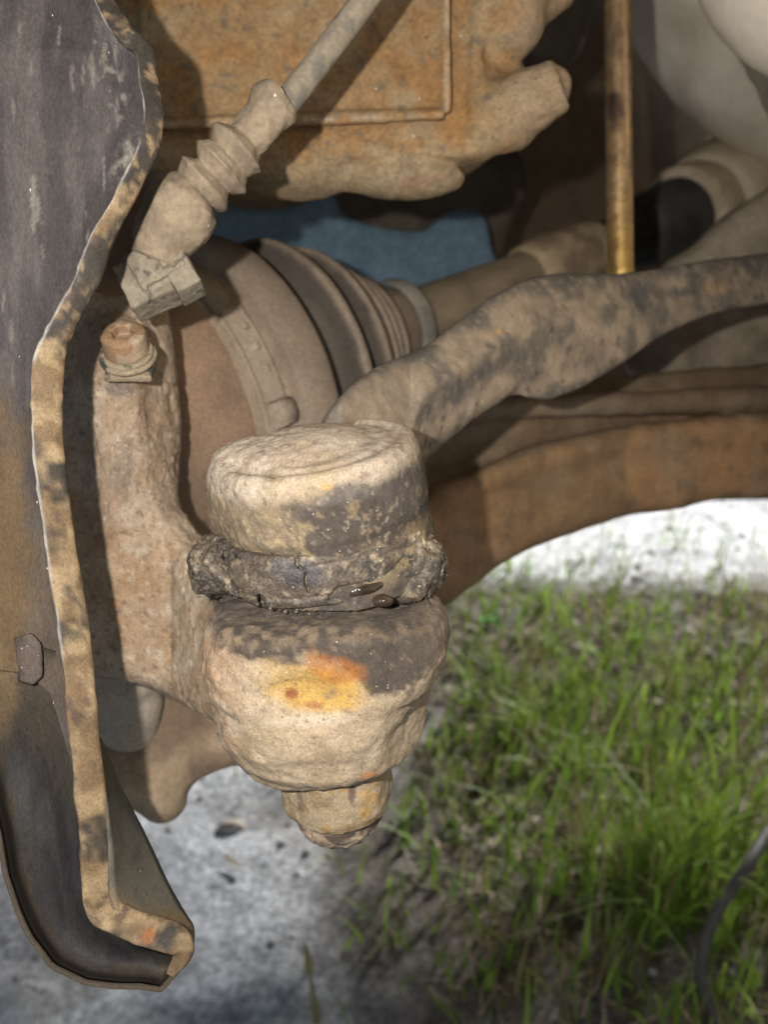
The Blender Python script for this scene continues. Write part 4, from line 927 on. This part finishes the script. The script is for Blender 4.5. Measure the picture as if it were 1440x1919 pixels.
# ================================================================== brake shield
def shield():
    K_ = 1.1
    def C(px, py, d): return C_(px, py, d*K_)      # the shield's own distance
    t = thing('brake_shield', 'dark bent sheet metal brake shield with a rusty folded edge at the left', 'brake shield', W(C(180, 1800, .16)))
    edge = [(150, -120), (190, -10), (232, 62), (268, 95), (278, 150), (288, 210), (282, 262), (262, 315), (225, 385), (190, 450), (160, 530), (128, 590), (103, 640), (90, 690), (86, 760), (90, 850), (104, 950), (118, 1050), (134, 1150), (145, 1240), (152, 1320), (160, 1400), (168, 1480), (176, 1560), (181, 1640), (190, 1700)]
    hook = [(190, 1700), (222, 1722), (275, 1745), (325, 1760), (342, 1785), (322, 1822)]
    dr = lambda y: .158+.00*y
    def path(pts, d, r, sub=5):
        P = [C(a, b, d(a, b)) for a, b in pts]; return P
    # folded edge: strip with rounded section
    full = edge+hook[1:]
    P3 = [C(a, b, .157+.000004*(b-900)*(b > 900)) for a, b in full]
    rad = [ (19 if b < 420 else 23 if b < 650 else 29 if b < 1650 else 31)*.173/F for a, b in full]; rad[-2:] = [22*.173/F, 10*.173/F]
    Pa = np.array(P3); P = np.array([q for q in smoothprof(Pa, 8)]); rr = np.interp(np.arange(len(P))/8, range(len(rad)), rad)
    tg = np.gradient(P, axis=0); tg /= np.linalg.norm(tg, axis=1)[:, None]
    th = np.arange(28)*2*pi/28; V = []
    for i in range(len(P)):
        vw = nrm(P[i]); sd = nrm(np.cross(tg[i], vw)); sd = sd*(1 if sd[0] > 0 or i > 240 else -1); dp = nrm(np.cross(sd, tg[i])); dp = dp*(1 if dp@vw > 0 else -1)
        sd = nrm(sd+.28*dp)                         # turned a little, so the near edge catches the light
        cx = np.sign(np.cos(th))*np.abs(np.cos(th))**.55; cy = np.sign(np.sin(th))*np.abs(np.sin(th))**.55
        V.append(P[i]+rr[i]*cx[:, None]*sd+.0013*cy[:, None]*dp)
    V = np.concatenate(V); n_, sg_ = len(P), 28
    ii, jj = np.meshgrid(np.arange(n_-1), np.arange(sg_), indexing='ij'); ii = ii.ravel(); jj = jj.ravel(); kk = (jj+1) % sg_
    Qa = np.stack([ii*sg_+jj, ii*sg_+kk, (ii+1)*sg_+kk, (ii+1)*sg_+jj], 1); N = vnormals(V, Qa)
    if (N*(V-np.repeat(P, 28, 0))).sum() < 0: Qa = Qa[:, ::-1]; N = -N
    Q = Qa.tolist()+[list(range(sg_)), [(n_-1)*sg_+j for j in range(sg_)][::-1]]
    V = V+N*((fbm(V, .006, 3, 241)-.5)*.0010+(fbm(V, .0015, 3, 242)-.5)*.0003)[:, None]
    worn_glint = np.tile(sst(-np.cos(th), .62, .92), n_)  # pale near edge: bare metal, with its glossy highlight put into the colour
    x, y = pxy(V); nz = lambda sz, s: fbm(V, sz, 4, s)
    c = mixc(paint(len(V), (.205, .145, .08)), (.12, .078, .04), sst(nz(.004, 243), .45, .6))
    topz = 1-sst(y, 560, 680)
    dk = sst(.5*nz(.010, 244)+.3*nz(.003, 248)+.2*nz(.0012, 247)+.17*topz+.10*np.exp(-((y-1570)/45)**2)+.09*np.exp(-((y-1190)/60)**2)+.05*np.exp(-((y-900)/80)**2), .53, .66)
    c = mixc(c, (.016, .015, .014), dk*.92); c = mixc(c, (.06, .04, .03), sst(fbm(V, .003, 2, 245), .72, .78)*.8)
    c = mixc(c, (.20, .07, .02), blob(V, 277, 1752, 14, 18, 30)*.8)
    c = mixc(c, (.19, .13, .07), sst(fbm(V, .0016, 4, 250), .54, .68)*topz*.8)
    c = mixc(c, (.36, .34, .31), worn_glint*sst(nz(.012, 249), .35, .55)*.8*(1-sst(y, 1150, 1300)))
    rim = mesh_obj('folded_edge', W(V), Q, M['rim'], t, c)
    # main sheet: from the edge to beyond the frame's left, bulging towards the left near side
    def sheet(name, rows, col, mat, th=.0011, nx=26, par=None):
        # rows: list of polylines (same length) in the camera frame
        A = np.array(rows); n, m, _ = A.shape
        V = A.reshape(-1, 3); i, j = np.meshgrid(np.arange(n-1), np.arange(m-1), indexing='ij'); i = i.ravel(); j = j.ravel()
        Q = np.stack([i*m+j, i*m+j+1, (i+1)*m+j+1, (i+1)*m+j], 1); N = vnormals(V, Q)
        V = V+N*((fbm(V, .012, 3, 246)-.5)*.0010)[:, None]
        s = -1 if (N[:, 2].mean() < 0) else 1
        V2 = np.concatenate([V, V+N*s*th]); Qb = np.concatenate([Q if s < 0 else Q[:, ::-1], (Q[:, ::-1] if s < 0 else Q)+len(V)])
        bd = [k*m for k in range(n)]; E = []
        loop = [(k, 0) for k in range(n)]+[(n-1, k) for k in range(1, m)]+[(k, m-1) for k in range(n-2, -1, -1)]+[(0, k) for k in range(m-2, 0, -1)]
        ids = [a*m+b for a, b in loop]; E = np.array([[ids[k], ids[(k+1) % len(ids)], ids[(k+1) % len(ids)]+len(V), ids[k]+len(V)] for k in range(len(ids))])
        V = V2; return mesh_obj(name, W(V), np.concatenate([Qb, E]), mat, par or t, col(V))
    def dmain(q):
        e = np.interp(q[1], [b for a, b in edge], [a for a, b in edge]); u = max(0, (e-6-q[0])/(e+160))
        return .1580+.0015*sin(min(u*4, 1)*pi/2)-.008*u*u
    ys = np.linspace(-110, 1700, 150); ex = np.interp(ys, [b for a, b in edge], [a for a, b in edge])
    rows = []
    for k, u in enumerate(np.linspace(0, 1, 90)):
        r = []; yk = np.linspace(-110, np.interp(u, [0, .06, .16, .3, 1], [1500, 1440, 1300, 1262, 1240]), 460)
        for yy, e in zip(yk, np.interp(yk, [b for a, b in edge], [a for a, b in edge])):
            xl = -160; xx = e-6+(xl-e)*u
            d = .1580+.0015*sin(min(u*4, 1)*pi/2)-.008*u*u+.0006*sin(u*9)
            r.append(C(xx, yy, d))
        rows.append(r)
    def pcol(V):
        x, y = pxy(V); c = mixc(paint(len(V), (.042, .036, .035)), (.066, .057, .053), sst(fbm(V*np.array([1, .18, 1]), .004, 4, 251), .45, .62))
        c = mixc(c, (.20, .18, .15), blob(V, 215, 165, 34, 110, -15, .9, 252, .6, .004)*sst(fbm(V*np.array([1, .6, 1]), .0011, 3, 253), .54, .68)*.6); c = mixc(c, (.20, .18, .15), blob(V, 238, 285, 26, 60, 25, .9, 254, .6, .004)*sst(fbm(V*np.array([1, .6, 1]), .0011, 3, 255), .48, .64)*.65)
        c = mixc(c, (.27, .24, .20), sst(fbm(V*np.array([1, .12, 1]), .0012, 3, 256), .66, .78)*.3*(1-sst(y, 500, 900)))
        c = mixc(c, (.085, .052, .02), blob(V, 5, 1060, 75, 330, 0, .6, 257, .5)*.75); c = mixc(c, (.08, .058, .04), blob(V, 100, 1200, 60, 200, 0, .7, 258, .5)*.6)
        return c
    # the sheet stops low down where the dished part begins
    sheet('main_sheet', rows, pcol, M['plate'])
    # dished lower part: outer outline and the inner line under the folded edge
    out = [(-70, 1180), (-50, 1350), (-20, 1480), (2, 1560), (14, 1640), (34, 1700), (62, 1755), (100, 1806), (160, 1836), (215, 1842), (262, 1842), (300, 1850), (330, 1815)]
    inn = [(150, 1230), (156, 1330), (163, 1420), (170, 1500), (177, 1580), (183, 1650), (192, 1700), (215, 1722), (245, 1735), (275, 1748), (300, 1755), (325, 1765), (338, 1785)]
    S = 60; tt = np.linspace(0, 12, S); o_ = np.stack([np.interp(tt, range(13), [a[i] for a in out]) for i in (0, 1)], 1); n_ = np.stack([np.interp(tt, range(13), [a[i] for a in inn]) for i in (0, 1)], 1)
    rows = []
    w_ = 1-sst(o_[:, 1], 1200, 1480)
    for u in np.linspace(0, 1, 26):
        lip = sst(np.array([u]), .0, .16)[0]
        rows.append([C(*(o_[i]*(1-u)+n_[i]*u), (.168+.009*sin(min(1, u*1.0)*pi)-.008*(1-lip)-.008*u)*(1-w_[i])+w_[i]*(.0004+dmain(o_[i]*(1-u)+n_[i]*u))) for i in range(S)])
    def lcol(V):
        x, y = pxy(V); c = mixc(paint(len(V), (.024, .023, .024)), (.038, .036, .035), sst(fbm(V*np.array([1, .3, 1]), .006, 4, 261), .45, .6))
        dist = np.abs(poly2(x, y, np.array(out+[(400, 1900), (400, 1100)])))
        c = mixc(c, (.06, .047, .033), (1-sst(y-x*1.2+(fbm(V, .01, 3, 267)-.5)*120, 1210, 1420))*.9)
        c = mixc(c, (.06, .045, .028), (1-sst(dist+(fbm(V, .006, 3, 262)-.5)*50, 14, 45))*.7); return mixc(c, (.15, .10, .05), blob(V, 0, 1300, 40, 120)*.6)
    sheet('lower_sheet', rows, lcol, M['sheet'])
    # inner flange turning back behind the folded edge
    a_ = [(176, 1380), (182, 1440), (190, 1520), (196, 1600), (202, 1680), (225, 1722), (280, 1748), (330, 1765), (346, 1795)]
    b_ = [(180, 1395), (205, 1448), (235, 1510), (265, 1570), (295, 1630), (325, 1690), (345, 1722), (356, 1745), (352, 1790)]
    rows = []
    for u in np.linspace(0, 1, 12):
        rows.append([C(a[0]*(1-u)+b[0]*u, a[1]*(1-u)+b[1]*u, .160+.024*u*(1-i/9*.45)) for i, (a, b) in enumerate(zip(smoothprof(a_, 5), smoothprof(b_, 5))) for i in [i/5]])
    sheet('inner_flange', rows, lambda V: mixc(mixc(paint(len(V), (.095, .085, .065)), (.065, .06, .05), sst(fbm(V, .006, 4, 263), .45, .6)), (.22, .15, .075), sst(pxy(V)[1]-(.25*pxy(V)[0])+(fbm(V, .006, 3, 264)-.5)*60, 1600, 1670)*.8), M['plate'])
    # rusty lug spot-welded at the left
    def lug(p):
        d = slab(p, [(24, 1194), (58, 1186), (76, 1206), (80, 1268), (62, 1284), (36, 1276)], .1574*K_, .005, .0007)
        return d
        return smin(d, slab(p, curve([(55, 1180), (100, 1150), (110, 1200), (128, 1330), (140, 1400), (110, 1380), (90, 1300)], 4), .1600, .004, .002), .002)
    sdf_part('welded_lug', lug, *bbox((0, 1130, 160, 1420), .165, .190), .0005, M['cast'], t, lambda v, n: mixc(paint(len(v), (.07, .052, .042)), (.045, .036, .031), sst(fbm(v, .004, 3, 265), .45, .6)), lambda v, n: (fbm(v, .003, 3, 266)-.5)*.001)
shield()
for o in bpy.data.objects:
    if o.type == 'EMPTY' and '_o' in o.keys(): del o['_o']
print('script %.1fs' % (time.time()-T0))
